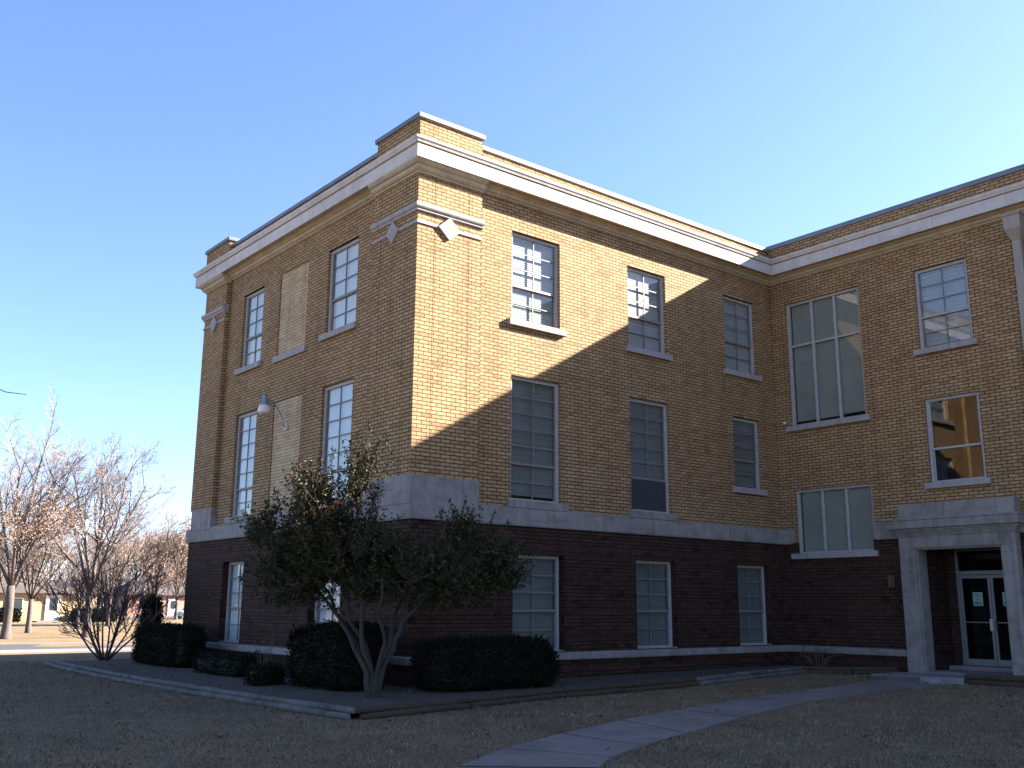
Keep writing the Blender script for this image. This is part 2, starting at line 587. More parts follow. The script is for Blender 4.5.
# ------------------------------------------------------------------ ground
xs = [-900, -450, -220, -120, -70, -45, -32] + [-24 + 0.5 * i for i in range(97)] + [32, 45, 70, 120, 220, 450, 900]
ys = [-900, -450, -220, -120, -70, -45, -34] + [-28 + 0.5 * i for i in range(113)] + [38, 50, 75, 120, 220, 450, 900]
g = MB()
for y in ys:
    for x in xs:
        g.v.append((x, y, gz(x, y)))
nx = len(xs)
for j in range(len(ys) - 1):
    for i in range(nx - 1):
        a = j * nx + i
        g.f.append((a, a + 1, a + nx + 1, a + nx))
tag(g.build('lawn', M['lawn'], smooth=True), kind='structure')

PL = [(-9.5, -11.5), (-7.0, -9.6), (-4.73, -7.97), (-3.52, -7.24), (-2.07, -6.6), (-0.35, -6.01), (1.41, -5.54), (3.72, -4.95), (5.64, -4.72), (7.71, -4.62), (9.28, -4.5), (10.3, -3.75)]
PR = [(-8.3, -12.6), (-5.9, -10.6), (-3.64, -8.9), (-2.95, -8.4), (-2.0, -7.98), (-0.7, -7.5), (1.41, -6.79), (4.0, -6.05), (5.9, -5.86), (7.9, -5.75), (9.4, -6.1), (10.3, -6.6)]
pb = MB()
for i in range(len(PL) - 1):
    K = 5
    for k in range(K):
        t0, t1 = k / K, (k + 1) / K
        if k == K - 1:
            t1 -= 0.022          # control joint
        a0 = Vector(PL[i]).lerp(Vector(PL[i + 1]), t0)
        a1 = Vector(PL[i]).lerp(Vector(PL[i + 1]), t1)
        b0 = Vector(PR[i]).lerp(Vector(PR[i + 1]), t0)
        b1 = Vector(PR[i]).lerp(Vector(PR[i + 1]), t1)
        for s in range(6):
            q = []
            for A, B, t in ((a0, b0, s / 6), (a1, b1, s / 6), (a1, b1, (s + 1) / 6), (a0, b0, (s + 1) / 6)):
                P_ = A.lerp(B, t)
                q.append((P_.x, P_.y, gz(P_.x, P_.y) + 0.022))
            pb.quad(q[0], q[3], q[2], q[1])
    # concrete edge faces
    for L_ in (PL, PR):
        A, B = L_[i], L_[i + 1]
        pb.quad((A[0], A[1], gz(*A) - 0.05), (B[0], B[1], gz(*B) - 0.05), (B[0], B[1], gz(*B) + 0.022), (A[0], A[1], gz(*A) + 0.022))
tag(pb.build('path', M['path_concrete']), kind='structure')

ob = MB()                         # concrete pad in front of the portal
ob.box(10.3, 11.55, -6.7, -3.45, 0.02, 0.16)
tag(ob.build('entrance_pad', M['concrete'], bevel=0.01), kind='structure')

b = MB()
b.box(-60, 90, 20.3, 22.2, -0.1, 0.016)
tag(b.build('pavement', M['concrete']), kind='structure')
b = MB()
b.box(-200, 200, 22.5, 27.9, -0.1, 0.008)
tag(b.build('road', M['asphalt']), kind='structure')
b = MB()
b.box(-200, 200, 22.2, 22.5, -0.1, 0.022)
b.box(-200, 200, 27.9, 28.15, -0.1, 0.05)
tag(b.build('kerb', M['concrete']), kind='structure')
b = MB()
b.box(26, 200, 92, 110, -0.1, 0.01)
tag(b.build('far_road', M['asphalt']), kind='structure')

# planting bed: mulch, polygon outline, filled as a fine grid
BED_EDGE = [(-3.05, 13.0), (-3.35, 10.5), (-3.48, 6.5), (-3.50, 2.0), (-3.42, -1.5), (-3.27, -3.42),
            (-1.6, -3.12), (1.7, -2.52), (5.4, -2.42), (7.7, -2.25), (9.6, -2.1), (10.3, -3.0), (11.5, -3.35)]


def bed_y_front(x):
    e = [(-3.27, -3.42), (-1.6, -3.12), (1.7, -2.52), (5.4, -2.42), (7.7, -2.25), (9.6, -2.1), (10.3, -3.0), (11.5, -3.35), (13, -3.4)]
    for (x0, y0), (x1, y1) in zip(e, e[1:]):
        if x0 <= x <= x1:
            return y0 + (y1 - y0) * (x - x0) / (x1 - x0)
    return None


def bed_x_left(y):
    e = [(13.0, -3.05), (10.5, -3.35), (6.5, -3.48), (2.0, -3.50), (-1.5, -3.42), (-3.42, -3.27)]
    for (y0, x0), (y1, x1) in zip(e, e[1:]):
        if y1 <= y <= y0:
            return x0 + (x1 - x0) * (y - y0) / (y1 - y0)
    return None


def in_bed(x, y):
    if x <= 0.2:
        xl = bed_x_left(y)
        if xl is not None and xl <= x and (x < 0.2):
            yf = bed_y_front(x)
            return yf is None or y >= yf
        return False
    yf = bed_y_front(x)
    return yf is not None and yf <= y <= 0.3


def bed_z(x, y):
    return gz(x, y) * 0.45 + 0.105 + 0.02 * noise.noise(Vector((x * 1.7, y * 1.7, 0)))


bd = MB()


def grid_patch(mb, fa, fb, n, k):
    """strip between two curves fa(t), fb(t)"""
    n0 = len(mb.v)
    for i in range(n + 1):
        A, B = Vector(fa(i / n)), Vector(fb(i / n))
        for j in range(k + 1):
            P_ = A.lerp(B, j / k)
            mb.v.append((P_.x, P_.y, bed_z(P_.x, P_.y)))
    for i in range(n):
        for j in range(k):
            a_ = n0 + i * (k + 1) + j
            mb.f.append((a_, a_ + 1, a_ + k + 2, a_ + k + 1))


grid_patch(bd, lambda t: (-0.02, 13.0 - t * 13.0), lambda t: (bed_x_left(13.0 - t * 13.0), 13.0 - t * 13.0), 52, 14)
grid_patch(bd, lambda t: (bed_x_left(-3.41 * t), -3.41 * t), lambda t: (-0.02 if t < 0.8 else -0.02, max(-3.41 * t, bed_y_front(-0.02)) if True else 0), 14, 14)
grid_patch(bd, lambda t: (-0.02 + t * 12.1, 0.02), lambda t: (-0.02 + t * 12.1, bed_y_front(min(12.9, -0.02 + t * 12.1))), 50, 12)
tag(bd.build('planting_bed', M['mulch'], smooth=True), kind='structure')

# ------------------------------------------------------------------ the building
BLD = empty('brick_building', (0, 0, 0), 'three storey buff brick building with dark red brick base, white cornice and stone portal', 'building')
XL = -0.08        # plane of the left face


def fbox(mb, face, u0, u1, d0, d1, z0, z1):
    if face == 'F':
        mb.box(u0, u1, d0, d1, z0, z1)
    elif face == 'L':
        mb.box(XL + d0, XL + d1, u0, u1, z0, z1)
    else:
        mb.box(12 + d0, 12 + d1, u0, u1, z0, z1)


def fpt(face, u, d, z):
    if face == 'F':
        return Vector((u, d, z))
    if face == 'L':
        return Vector((XL + d, u, z))
    return Vector((12 + d, u, z))


def wall_panel(mb, face, u0, u1, z0, z1, d0, d1, openings):
    us = sorted({u0, u1} | {min(max(q, u0), u1) for o in openings for q in o[:2]})
    zs = sorted({z0, z1} | {min(max(q, z0), z1) for o in openings for q in o[2:]})

    def solid(i, j):
        if i < 0 or j < 0 or i >= len(us) - 1 or j >= len(zs) - 1:
            return False
        cu, cz = (us[i] + us[i + 1]) / 2, (zs[j] + zs[j + 1]) / 2
        return not any(o[0] < cu < o[1] and o[2] < cz < o[3] for o in openings)
    P = lambda u, d, z: fpt(face, u, d, z)
    for i in range(len(us) - 1):
        for j in range(len(zs) - 1):
            if not solid(i, j):
                continue
            a, b_, c, e = us[i], us[i + 1], zs[j], zs[j + 1]
            mb.quad(P(a, d0, c), P(b_, d0, c), P(b_, d0, e), P(a, d0, e))
            mb.quad(P(a, d1, e), P(b_, d1, e), P(b_, d1, c), P(a, d1, c))
            if not solid(i - 1, j):
                mb.quad(P(a, d0, c), P(a, d0, e), P(a, d1, e), P(a, d1, c))
            if not solid(i + 1, j):
                mb.quad(P(b_, d0, c), P(b_, d1, c), P(b_, d1, e), P(b_, d0, e))
            if not solid(i, j - 1):
                mb.quad(P(a, d0, c), P(a, d1, c), P(b_, d1, c), P(b_, d0, c))
            if not solid(i, j + 1):
                mb.quad(P(a, d0, e), P(b_, d0, e), P(b_, d1, e), P(a, d1, e))


def recalc(o):
    bm = bmesh.new()
    bm.from_mesh(o.data)
    bmesh.ops.remove_doubles(bm, verts=bm.verts, dist=1e-4)
    bmesh.ops.recalc_face_normals(bm, faces=bm.faces)
    bm.to_mesh(o.data)
    bm.free()
    return o


# windows: face, u0, u1, z0, z1, style
ZU, ZM, ZL = (7.89, 10.0), (3.86, 6.62), (0.68, 2.71)
F1, F2, F3 = (2.42, 3.88), (6.15, 7.54), (9.89, 11.22)
A_, B_ = (2.55, 3.97), (7.45, 8.72)
WIN = []
for i, c in enumerate((F1, F2, F3)):
    WIN.append(('F', c[0], c[1], *ZU, dict(up=3, lo=2, cols=2)))
    if i < 2:
        WIN.append(('F', c[0], c[1], *ZM, dict(up=5, lo=2, cols=2, lofrac=0.29, belt=True)))
    else:
        WIN.append(('F', 10.08, 11.22, 4.72, 6.63, dict(up=3, lo=2, cols=1)))
    WIN.append(('F', c[0], c[1], *ZL, dict(up=3, lo=2, cols=2, lofrac=0.42, ledge=True)))
for c in (A_, B_):
    WIN.append(('L', c[0], c[1], *ZU, dict(up=3, lo=2, cols=2)))
    WIN.append(('L', c[0], c[1], *ZM, dict(up=5, lo=2, cols=2, lofrac=0.26, belt=True)))
    WIN.append(('L', c[0], c[1], *ZL, dict(up=3, lo=2, cols=2, lofrac=0.42, ledge=True)))
WIN.append(('W', -2.79, -0.49, 6.50, 10.01, dict(kind='triple', bar=0.655)))
WIN.append(('W', -2.79, -0.49, 3.04, 4.75, dict(kind='triple', bar=None)))
WIN.append(('W', -5.74, -4.37, 7.93, 10.0, dict(up=3, lo=2, cols=2)))
WIN.append(('W', -5.74, -4.37, 4.60, 6.67, dict(up=1, lo=1, cols=1, noblind=True)))
for uu in (-11.6, -16.2, -20.8):           # further along the wing, beyond the picture's right edge
    WIN.append(('W', uu - 0.7, uu + 0.7, 7.93, 10.0, dict(up=3, lo=2, cols=2)))
    WIN.append(('W', uu - 0.7, uu + 0.7, 4.60, 6.67, dict(up=3, lo=2, cols=2)))
PORTAL = (-6.06, -3.99, 0.0, 3.04)


def ops(face):
    return [(w[1], w[2], w[3], w[4]) for w in WIN if w[0] == face]


ZB = 3.33
NICHE = [(4.97, 6.50, 7.83, 10.05), (4.97, 6.50, 3.86, 6.64)]
mb = MB()
wall_panel(mb, 'F', XL, 12.0, ZB, 10.9, 0.0, 0.3, ops('F'))
wall_panel(mb, 'L', 0.3, 10.85, ZB, 10.9, 0.0, 0.3, ops('L') + NICHE)
wall_panel(mb, 'W', -26.0, 0.3, ZB, 10.9, 0.0, 0.3, ops('W') + [PORTAL])
mb.box(12.0, 24.0, -26.3, -26.0, 0.0, 11.5)
mb.box(24.0, 24.3, -26.3, 10.85, 0.0, 11.5)
mb.box(-0.08, 24.3, 10.85, 11.10, ZB, 10.9)
recalc(mb.build('wall', M['buff_brick'], BLD))
mb = MB()
wall_panel(mb, 'F', XL - 0.10, 12.0, 0.0, ZB, -0.10, 0.3, ops('F'))
wall_panel(mb, 'L', 0.3, 10.89, 0.0, ZB, -0.10, 0.3, ops('L'))
wall_panel(mb, 'W', -26.0, -0.10, 0.0, ZB, -0.08, 0.3, ops('W') + [PORTAL])
mb.box(-0.18, 24.3, 10.89, 11.15, 0, ZB)
recalc(mb.build('base_wall', M['red_brick'], BLD))

# pilasters: projecting brick with full-height joints
mb = MB()
ZP0, ZP1 = 4.17, 10.86
for x0, x1 in ((-0.235, 0.19), (0.202, 1.108), (1.12, 1.46)):
    mb.box(x0, x1, -0.12, -0.002 if x0 > 0 else 0.05, ZP0, ZP1)
for y0, y1 in ((0.0505, 0.31), (0.322, 1.33), (1.342, 1.63)):
    mb.box(-0.235, -0.082, y0, y1, ZP0, ZP1)
recalc(mb.build('pilaster', M['buff_brick'], BLD))
mb = MB()
mb.box(-0.235, -0.082, 9.60, 10.90, ZP0, ZP1)
mb.box(-0.235, 1.4, 10.9005, 11.05, ZP0, ZP1)
recalc(mb.build('pilaster', M['buff_brick'], BLD))

# cream brick panels between the left windows
for u0, u1, z0, z1 in NICHE:
    mb = MB()
    fbox(mb, 'L', u0 - 0.02, u1 + 0.02, 0.035, 0.25, z0 - 0.02, z1 + 0.02)
    o = mb.build('brick_panel', M['cream_brick'], BLD)
    o['label'] = 'blind panel of pale cream brick'
    mb = MB()
    fbox(mb, 'L', u0 - 0.1, u1 + 0.1, -0.07, 0.03, z0 - 0.16, z0 + 0.002)
    mb.build('sill', M['sill_stone'], o, bevel=0.008)


def sweep(mb, path, prof, closed_ends=True):
    """path: list of (x, y), building on the right-hand side of travel -> offsets go to the left"""
    pts = [Vector(p) for p in path]
    rings = []
    for i, p in enumerate(pts):
        def nrm(a, b_):
            t = (b_ - a).normalized()
            return Vector((t.y, -t.x))
        if i == 0:
            off = nrm(pts[0], pts[1])
        elif i == len(pts) - 1:
            off = nrm(pts[-2], pts[-1])
        else:
            n1, n2 = nrm(pts[i - 1], p), nrm(p, pts[i + 1])
            s = n1 + n2
            off = s / max(1e-6, s.dot(n1))
        rings.append([(p.x + off.x * e, p.y + off.y * e, z) for e, z in prof])
    n0 = len(mb.v)
    k = len(prof)
    for r_ in rings:
        mb.v += r_
    for i in range(len(rings) - 1):
        for j in range(k):
            j2 = (j + 1) % k
            mb.f.append((n0 + i * k + j, n0 + i * k + j2, n0 + (i + 1) * k + j2, n0 + (i + 1) * k + j))
    if closed_ends:
        mb.f.append(tuple(n0 + j for j in range(k)))
        e = n0 + (len(rings) - 1) * k
        mb.f.append(tuple(e + j for j in reversed(range(k))))


# path runs from the back, down the left face, along the front, then along the wing (outward = right of travel)
PATH = [(24.3, 11.10), (XL, 11.10), (XL, 0.0), (12.0, 0.0), (12.0, -26.3), (24.3, -26.3)]


def rsweep(mb, path, prof):
    sweep(mb, path, prof)


mb = MB()      # cornice: fascia and crown
rsweep(mb, PATH, [(-0.02, 10.875), (0.32, 10.875), (0.32, 10.84), (0.365, 10.84), (0.365, 11.125), (0.33, 11.130), (0.33, 11.150),
                  (0.39, 11.160), (0.405, 11.20), (0.43, 11.235), (0.435, 11.285), (-0.02, 11.34)])
recalc(mb.build('cornice', M['white_trim'], BLD))
mb = MB()      # bed mould below the soffit
rsweep(mb, PATH, [(-0.02, 10.68), (0.035, 10.68), (0.04, 10.715), (0.07, 10.72), (0.10, 10.745), (0.115, 10.79), (0.15, 10.80), (0.19, 10.83), (0.20, 10.872), (-0.02, 10.872)])
recalc(mb.build('bed_mould', M['cream_bounce_trim'], BLD))
mb = MB()
PM = [(0, 10.60), (0.035, 10.60), (0.04, 10.64), (0.075, 10.645), (0.11, 10.68), (0.125, 10.74), (0.16, 10.755), (0.20, 10.80), (0.205, 10.871), (0, 10.871)]
rsweep(mb, [(-0.235, 1.64), (-0.235, -0.12), (1.49, -0.12)], [(e if e else -0.11, z) for e, z in PM])
recalc(mb.build('bed_mould', M['cream_bounce_trim'], BLD))
mb = MB()
rsweep(mb, [(1.4, 11.05), (-0.235, 11.05), (-0.235, 9.57)], [(e if e else -0.11, z) for e, z in PM])
recalc(mb.build('bed_mould', M['cream_bounce_trim'], BLD))
mb = MB()      # parapet wall, raised corner blocks and one added shading block
rsweep(mb, PATH[:4], [(-0.3, 11.2), (0.0, 11.2), (0.0, 11.73), (-0.3, 11.73)])
rsweep(mb, PATH[3:], [(-0.3, 11.2), (0.0, 11.2), (0.0, 11.76), (-0.3, 11.76)])
mb.box(-0.235, 1.46, -0.12, 0.32, 11.2, 11.90)
mb.box(11.9, 12.3, -17.0, -9.0, 11.2, 12.35)  # unseen raised block, added to throw shade on the near lawn
mb.box(-0.235, 0.24, 0.3205, 1.60, 11.2, 11.90)
mb.box(-0.235, 0.24, 9.62, 10.90, 11.2, 11.90)
mb.box(-0.235, 1.4, 10.9005, 11.25, 11.2, 11.90)
recalc(mb.build('parapet', M['buff_brick'], BLD))
mb = MB()
rsweep(mb, PATH[:4], [(-0.36, 11.731), (0.045, 11.70), (0.045, 11.80), (-0.36, 11.83)])
rsweep(mb, PATH[3:], [(-0.36, 11.761), (0.05, 11.74), (0.05, 11.865), (-0.36, 11.88)])
mb.box(-0.285, 1.51, -0.17, 0.37, 11.88, 11.98)
mb.box(11.85, 12.35, -17.05, -8.95, 12.34, 12.42)  # coping of the added shading block
mb.box(-0.285, 0.29, 0.3705, 1.65, 11.88, 11.98)
mb.box(-0.285, 0.29, 9.57, 10.85, 11.88, 11.98)
mb.box(-0.285, 1.45, 10.8505, 11.30, 11.88, 11.98)
recalc(mb.build('coping', M['flashing'], BLD))
mb = MB()
mb.box(0.15, 24.1, 0.2, 10.85, 11.25, 11.4)
mb.box(12.2, 24.1, -26.1, 0.199, 11.25, 11.4)
mb.build('roof', M['roofing'], BLD)
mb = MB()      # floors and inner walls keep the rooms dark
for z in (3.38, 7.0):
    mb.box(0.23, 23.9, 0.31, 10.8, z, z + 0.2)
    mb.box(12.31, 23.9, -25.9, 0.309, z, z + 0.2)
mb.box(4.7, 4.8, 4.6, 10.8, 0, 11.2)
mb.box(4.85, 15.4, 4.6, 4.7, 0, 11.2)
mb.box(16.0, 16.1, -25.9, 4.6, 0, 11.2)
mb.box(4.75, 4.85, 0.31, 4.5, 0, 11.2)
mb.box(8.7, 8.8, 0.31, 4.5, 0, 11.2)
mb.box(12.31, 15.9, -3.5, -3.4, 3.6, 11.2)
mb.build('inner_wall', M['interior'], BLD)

# stone belt, pilaster plinths, ledge
mb = MB()
PB = [(0.0, 3.30), (0.145, 3.30), (0.145, 3.325), (0.155, 3.33), (0.155, 3.66), (0.145, 3.665), (0.0, 3.71)]
rsweep(mb, [(1, 11.10), (XL, 11.10), (XL, 0.0), (12.0, 0.0), (12.0, -0.41)], PB)
rsweep(mb, [(12.0, -2.87), (12.0, -3.66)], PB)
rsweep(mb, [(12.0, -6.42), (12.0, -26.3)], PB)
recalc(mb.build('stone_belt', M['stone'], BLD))
mb = MB()
mb.box(-0.25, 1.475, -0.135, -0.002, 3.6, 4.17)
mb.box(-0.25, -0.083, -0.0015, 1.65, 3.6, 4.17)
mb.build('plinth', M['stone'], BLD, bevel=0.006)
mb = MB()
mb.box(-0.25, -0.083, 9.58, 10.92, 3.6, 4.17)
mb.build('plinth', M['stone'], BLD, bevel=0.006)
mb = MB()
PLG = [(0.0, 0.50), (0.155, 0.50), (0.165, 0.52), (0.165, 0.63), (0.155, 0.645), (0.0, 0.69)]
rsweep(mb, [(1, 11.10), (XL, 11.10), (XL, 0.0), (12.0, 0.0), (12.0, -3.5)], PLG)
rsweep(mb, [(12.0, -6.42), (12.0, -26.3)], PLG)
recalc(mb.build('base_ledge', M['stone'], BLD))

# pilaster caps: stone band, thin string and diamond
PC = [(-0.1, 9.74), (0.03, 9.74), (0.045, 9.755), (0.045, 9.80), (0.07, 9.81), (0.085, 9.84), (0.085, 9.91), (0.06, 9.925), (-0.1, 9.96)]
PS = [(-0.1, 9.47), (0.025, 9.475), (0.025, 9.54), (-0.1, 9.545)]
for prof, nm, x1 in ((PC, 'pilaster_band', 1.48), (PS, 'pilaster_string', 1.46)):
    for pth in ([(-0.235, 1.65), (-0.235, -0.12), (x1, -0.12)], [(1.4, 11.05), (-0.235, 11.05), (-0.235, 9.58)]):
        mb = MB()
        rsweep(mb, pth, prof)
        recalc(mb.build(nm, M['sill_stone'], BLD))
for face, u, w in (('F', 0.565, 0.29), ('L', 0.80, 0.25), ('L', 10.30, 0.25)):
    mb = MB()
    d0 = -0.172 if face == 'F' else -0.207
    h = 0.255
    c = [(u - w, 9.505), (u, 9.505 - h), (u + w, 9.505), (u, 9.505 + h)]
    fr = [fpt(face, a, d0, z) for a, z in c]
    bk = [fpt(face, a, -0.1, z) for a, z in c]
    mb.quad(*fr)
    for i in range(4):
        mb.quad(fr[i], fr[(i + 1) % 4], bk[(i + 1) % 4], bk[i])
    recalc(mb.build('diamond_ornament', M['sill_stone'], BLD))


# ------------------------------------------------------------------ windows
def blind_mesh(face, u0, u1, z0, z1, d, wob, drape=False):
    mb = MB()
    if drape:
        n = max(4, int((u1 - u0) / 0.09))
        for i in range(n):
            a, b_ = u0 + (u1 - u0) * i / n, u0 + (u1 - u0) * (i + 1) / n
            dd = rnd.uniform(0.0, 0.02)
            mb.quad(fpt(face, a, d + dd, z0), fpt(face, b_ + 0.01, d + 0.03 + dd, z0), fpt(face, b_ + 0.01, d + 0.03 + dd, z1), fpt(face, a, d + dd, z1))
        return mb
    n = int((z1 - z0) / 0.05)
    for i in range(n):
        z = z1 - 0.05 * (i + 1)
        t = rnd.uniform(-0.003, 0.003)
        lo, hi = z - 0.004 + t, z + 0.047 + t
        mb.quad(fpt(face, u0, d - 0.005, lo), fpt(face, u1, d - 0.005, lo + wob), fpt(face, u1, d + 0.006, hi + wob), fpt(face, u0, d + 0.006, hi))
    fbox(mb, face, u0, u1, d - 0.02, d + 0.02, z1 - 0.045, z1)
    return mb


def window(face, u0, u1, z0, z1, st):
    D = 0.075
    T = 0.075
    fr = MB()
    fbox(fr, face, u0, u0 + T, D, D + 0.10, z0, z1)
    fbox(fr, face, u1 - T, u1, D, D + 0.10, z0, z1)
    fbox(fr, face, u0 + T, u1 - T, D, D + 0.10, z1 - T, z1)
    fbox(fr, face, u0 + T, u1 - T, D, D + 0.10, z0, z0 + 0.05)
    a, b_, lo, hi = u0 + T, u1 - T, z0 + 0.05, z1 - T
    triple = st.get('kind') == 'triple'
    bars = MB()
    gl = MB()
    if triple:
        for k in (1, 2):
            uc = a + (b_ - a) * k / 3
            fbox(fr, face, uc - 0.035, uc + 0.035, D + 0.004, D + 0.09, lo, hi)
        zb = None
        if st['bar']:
            zb = lo + (hi - lo) * st['bar']
            for k in range(3):
                s0 = a + (b_ - a) * k / 3 + (0.035 if k else 0)
                s1 = a + (b_ - a) * (k + 1) / 3 - (0.035 if k < 2 else 0)
                fbox(fr, face, s0, s1, D + 0.008, D + 0.085, zb - 0.03, zb + 0.03)
        mid = None
    else:
        mid = lo + (hi - lo) * st.get('lofrac', 0.40)
        fbox(fr if (face == 'W' or st['up'] == 1) else bars, face, a, b_, D + 0.012, D + 0.08, mid - 0.028, mid + 0.028)  # wing rails take the paler frame colour, sky light put into the paint
    if not triple:
        # sash stiles
        s = 0.028
        tgt = fr if st['up'] == 1 else bars
        for (zz0, zz1, dd) in ((mid + 0.028, hi, D + 0.02), (lo, mid - 0.028, D + 0.045)):
            fbox(tgt, face, a, a + s, dd, dd + 0.035, zz0, zz1)
            fbox(tgt, face, b_ - s, b_, dd, dd + 0.035, zz0, zz1)
        m_ = 0.011
        for (zz0, zz1, rows, dd) in ((mid + 0.028, hi, st['up'], D + 0.022), (lo, mid - 0.028, st['lo'], D + 0.047)):
            for k in range(1, rows):
                z = zz0 + (zz1 - zz0) * k / rows
                fbox(bars, face, a + s, b_ - s, dd, dd + 0.03, z - m_, z + m_)
            if st['cols'] == 2:
                uc = (a + b_) / 2
                zz = [zz0] + [zz0 + (zz1 - zz0) * k / rows for k in range(1, rows)] + [zz1]
                for q0, q1 in zip(zz, zz[1:]):
                    e0 = m_ if q0 != zz0 else 0
                    e1 = m_ if q1 != zz1 else 0
                    fbox(bars, face, uc - m_, uc + m_, dd + 0.002, dd + 0.028, q0 + e0, q1 - e1)
            dg = dd + 0.018
            gl.quad(*(lambda q: q if face == 'F' else q[::-1])([fpt(face, a, dg, zz0), fpt(face, b_, dg, zz0), fpt(face, b_, dg, zz1), fpt(face, a, dg, zz1)]))
        wob = fr.build('window', M['frame'], BLD, bevel=0.004)
        if bars.v:
            bars.build('sash_bars', M['muntin'], wob)
    else:
        wob = fr.build('window', M['frame'], BLD, bevel=0.004)
        gl.quad(*(lambda q: q if face == 'F' else q[::-1])([fpt(face, a, D + 0.05, lo), fpt(face, b_, D + 0.05, lo), fpt(face, b_, D + 0.05, hi), fpt(face, a, D + 0.05, hi)]))
    gl.build('glass_pane', M['glass'], wob)
    if triple:
        gap = 0.10 if st['bar'] else 0.0
        for k in range(3):
            s0, s1 = a + (b_ - a) * k / 3 + 0.03, a + (b_ - a) * (k + 1) / 3 - 0.03
            shd = MB()
            fbox(shd, face, s0, s1, D + 0.10, D + 0.106, lo + gap + rnd.uniform(-0.015, 0.02), hi)
            shd.build('shade', M['drape'], wob)
    elif not st.get('noblind'):
        z_b = lo
        if face == 'F' and st.get('belt'):
            z_b = lo + 0.07 if u0 < 4 else lo
        if face == 'L':
            shd = MB()
            fbox(shd, face, a, b_, D + 0.085, D + 0.09, lo, hi)
            shd.build('shade', M['shade'], wob)
        else:
            blind_mesh(face, a, b_, z_b, hi, D + 0.105, rnd.uniform(-0.006, 0.006)).build('blind', M['pale_blind'] if z0 > 7 else M['blind'], wob)
    if face == 'F' and st.get('belt') and u0 > 4:
        sm = MB()
        fbox(sm, face, a, b_, D + 0.022, D + 0.026, lo, mid - 0.028)
        sm.build('insect_screen', M['screen'], wob)
    # sill
    sl = MB()
    if st.get('ledge'):
        fbox(sl, face, u0, u1, -0.09, 0.10, z0 - 0.0, z0 + 0.02)
    elif st.get('belt'):
        fbox(sl, face, u0 - 0.12, u1 + 0.14, -0.10, 0.09, z0 - 0.17, z0)
    else:
        dd = -0.10 if z0 > 3.5 else -0.15
        fbox(sl, face, u0 - 0.12, u1 + 0.12, dd, 0.09, z0 - 0.145, z0)
    sl.build('sill', M['sill_stone'] if not st.get('belt') else M['stone'], wob, bevel=0.008)


for w in WIN:
    window(*w)

# ------------------------------------------------------------------ portal
mb = MB()
for u0, u1 in ((-3.99, -3.60), (-6.40, -6.06)):
    fbox(mb, 'W', u0, u1, -0.30, 0.15, 0.10, 3.04)
    # moulded edge towards the opening and a plinth block
ui = -3.99
fbox(mb, 'W', -4.03, -3.99, -0.255, 0.15, 0.10, 3.0)
fbox(mb, 'W', -6.06, -6.02, -0.255, 0.15, 0.10, 3.0)
fbox(mb, 'W', -3.99, -3.585, -0.315, -0.29, 0.10, 0.55)
fbox(mb, 'W', -6.415, -6.06, -0.315, -0.29, 0.10, 0.55)
fbox(mb, 'W', -3.70, -3.60, -0.325, -0.299, 0.552, 3.30)
fbox(mb, 'W', -6.40, -6.30, -0.325, -0.299, 0.552, 3.30)
fbox(mb, 'W', -6.40, -3.60, -0.30, 0.15, 3.042, 3.32)
fbox(mb, 'W', -6.06, -3.99, -0.255, 0.15, 3.0, 3.041)
portal = mb.build('portal', M['stone'], BLD, bevel=0.008)
mb = MB()
for k, (dz0, dz1, e) in enumerate(((3.322, 3.37, 0.0), (3.371, 3.41, 0.03), (3.411, 3.45, 0.06), (3.451, 3.50, 0.10))):
    fbox(mb, 'W', -6.42 - e, -3.58 + e, -0.325 - e, 0.1, dz0, dz1)
for u0, u1 in ((-6.58, -5.55), (-5.545, -4.40), (-4.395, -3.36)):
    fbox(mb, 'W', u0, u1, -0.50, 0.1, 3.502, 3.69)
fbox(mb, 'W', -6.60, -3.34, -0.52, 0.1, 3.692, 3.735)
mb.build('portal_cornice', M['stone'], portal, bevel=0.006)
mb = MB()
fbox(mb, 'W', -6.45, -3.66, -0.34, 0.1, 3.737, 4.08)
fbox(mb, 'W', -6.43, -3.68, -0.32, 0.1, 4.081, 4.10)
mb.build('attic_block', M['stone'], portal, bevel=0.012)
mb = MB()      # recess
fbox(mb, 'W', -4.02, -3.90, 0.151, 1.36, 0.10, 3.2)
fbox(mb, 'W', -4.235, -4.02, 1.08, 1.36, 0.10, 3.2)
mb.build('recess_wall', M['red_brick'], BLD)
mb = MB()
fbox(mb, 'W', -6.16, -6.04, 0.151, 1.36, 0.10, 3.2)
fbox(mb, 'W', -6.04, -5.87, 1.08, 1.36, 0.10, 3.2)
mb.build('recess_wall', M['red_brick'], BLD)
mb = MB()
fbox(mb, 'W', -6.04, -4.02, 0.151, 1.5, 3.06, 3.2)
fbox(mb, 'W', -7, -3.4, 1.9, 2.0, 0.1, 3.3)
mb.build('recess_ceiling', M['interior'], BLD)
mb = MB()
fbox(mb, 'W', -6.05, -4.0, -0.29, 1.6, 0.05, 0.20)
fbox(mb, 'W', -6.04, -4.02, 0.80, 1.6, 0.201, 0.30)
mb.build('threshold', M['concrete'], BLD, bevel=0.01)
DD = 1.10
df = MB()
U0, U1 = -5.87, -4.235
fbox(df, 'W', U0 - 0.001, U0 + 0.055, DD, DD + 0.1, 0.301, 3.06)
fbox(df, 'W', U1 - 0.06, U1, DD, DD + 0.1, 0.301, 3.06)
fbox(df, 'W', U0 + 0.055, U1 - 0.06, DD, DD + 0.1, 2.44, 2.53)
fbox(df, 'W', U0 + 0.055, U1 - 0.06, DD, DD + 0.1, 3.0, 3.06)
frame = df.build('door_frame', M['alu'], BLD, bevel=0.004)
gm = MB()
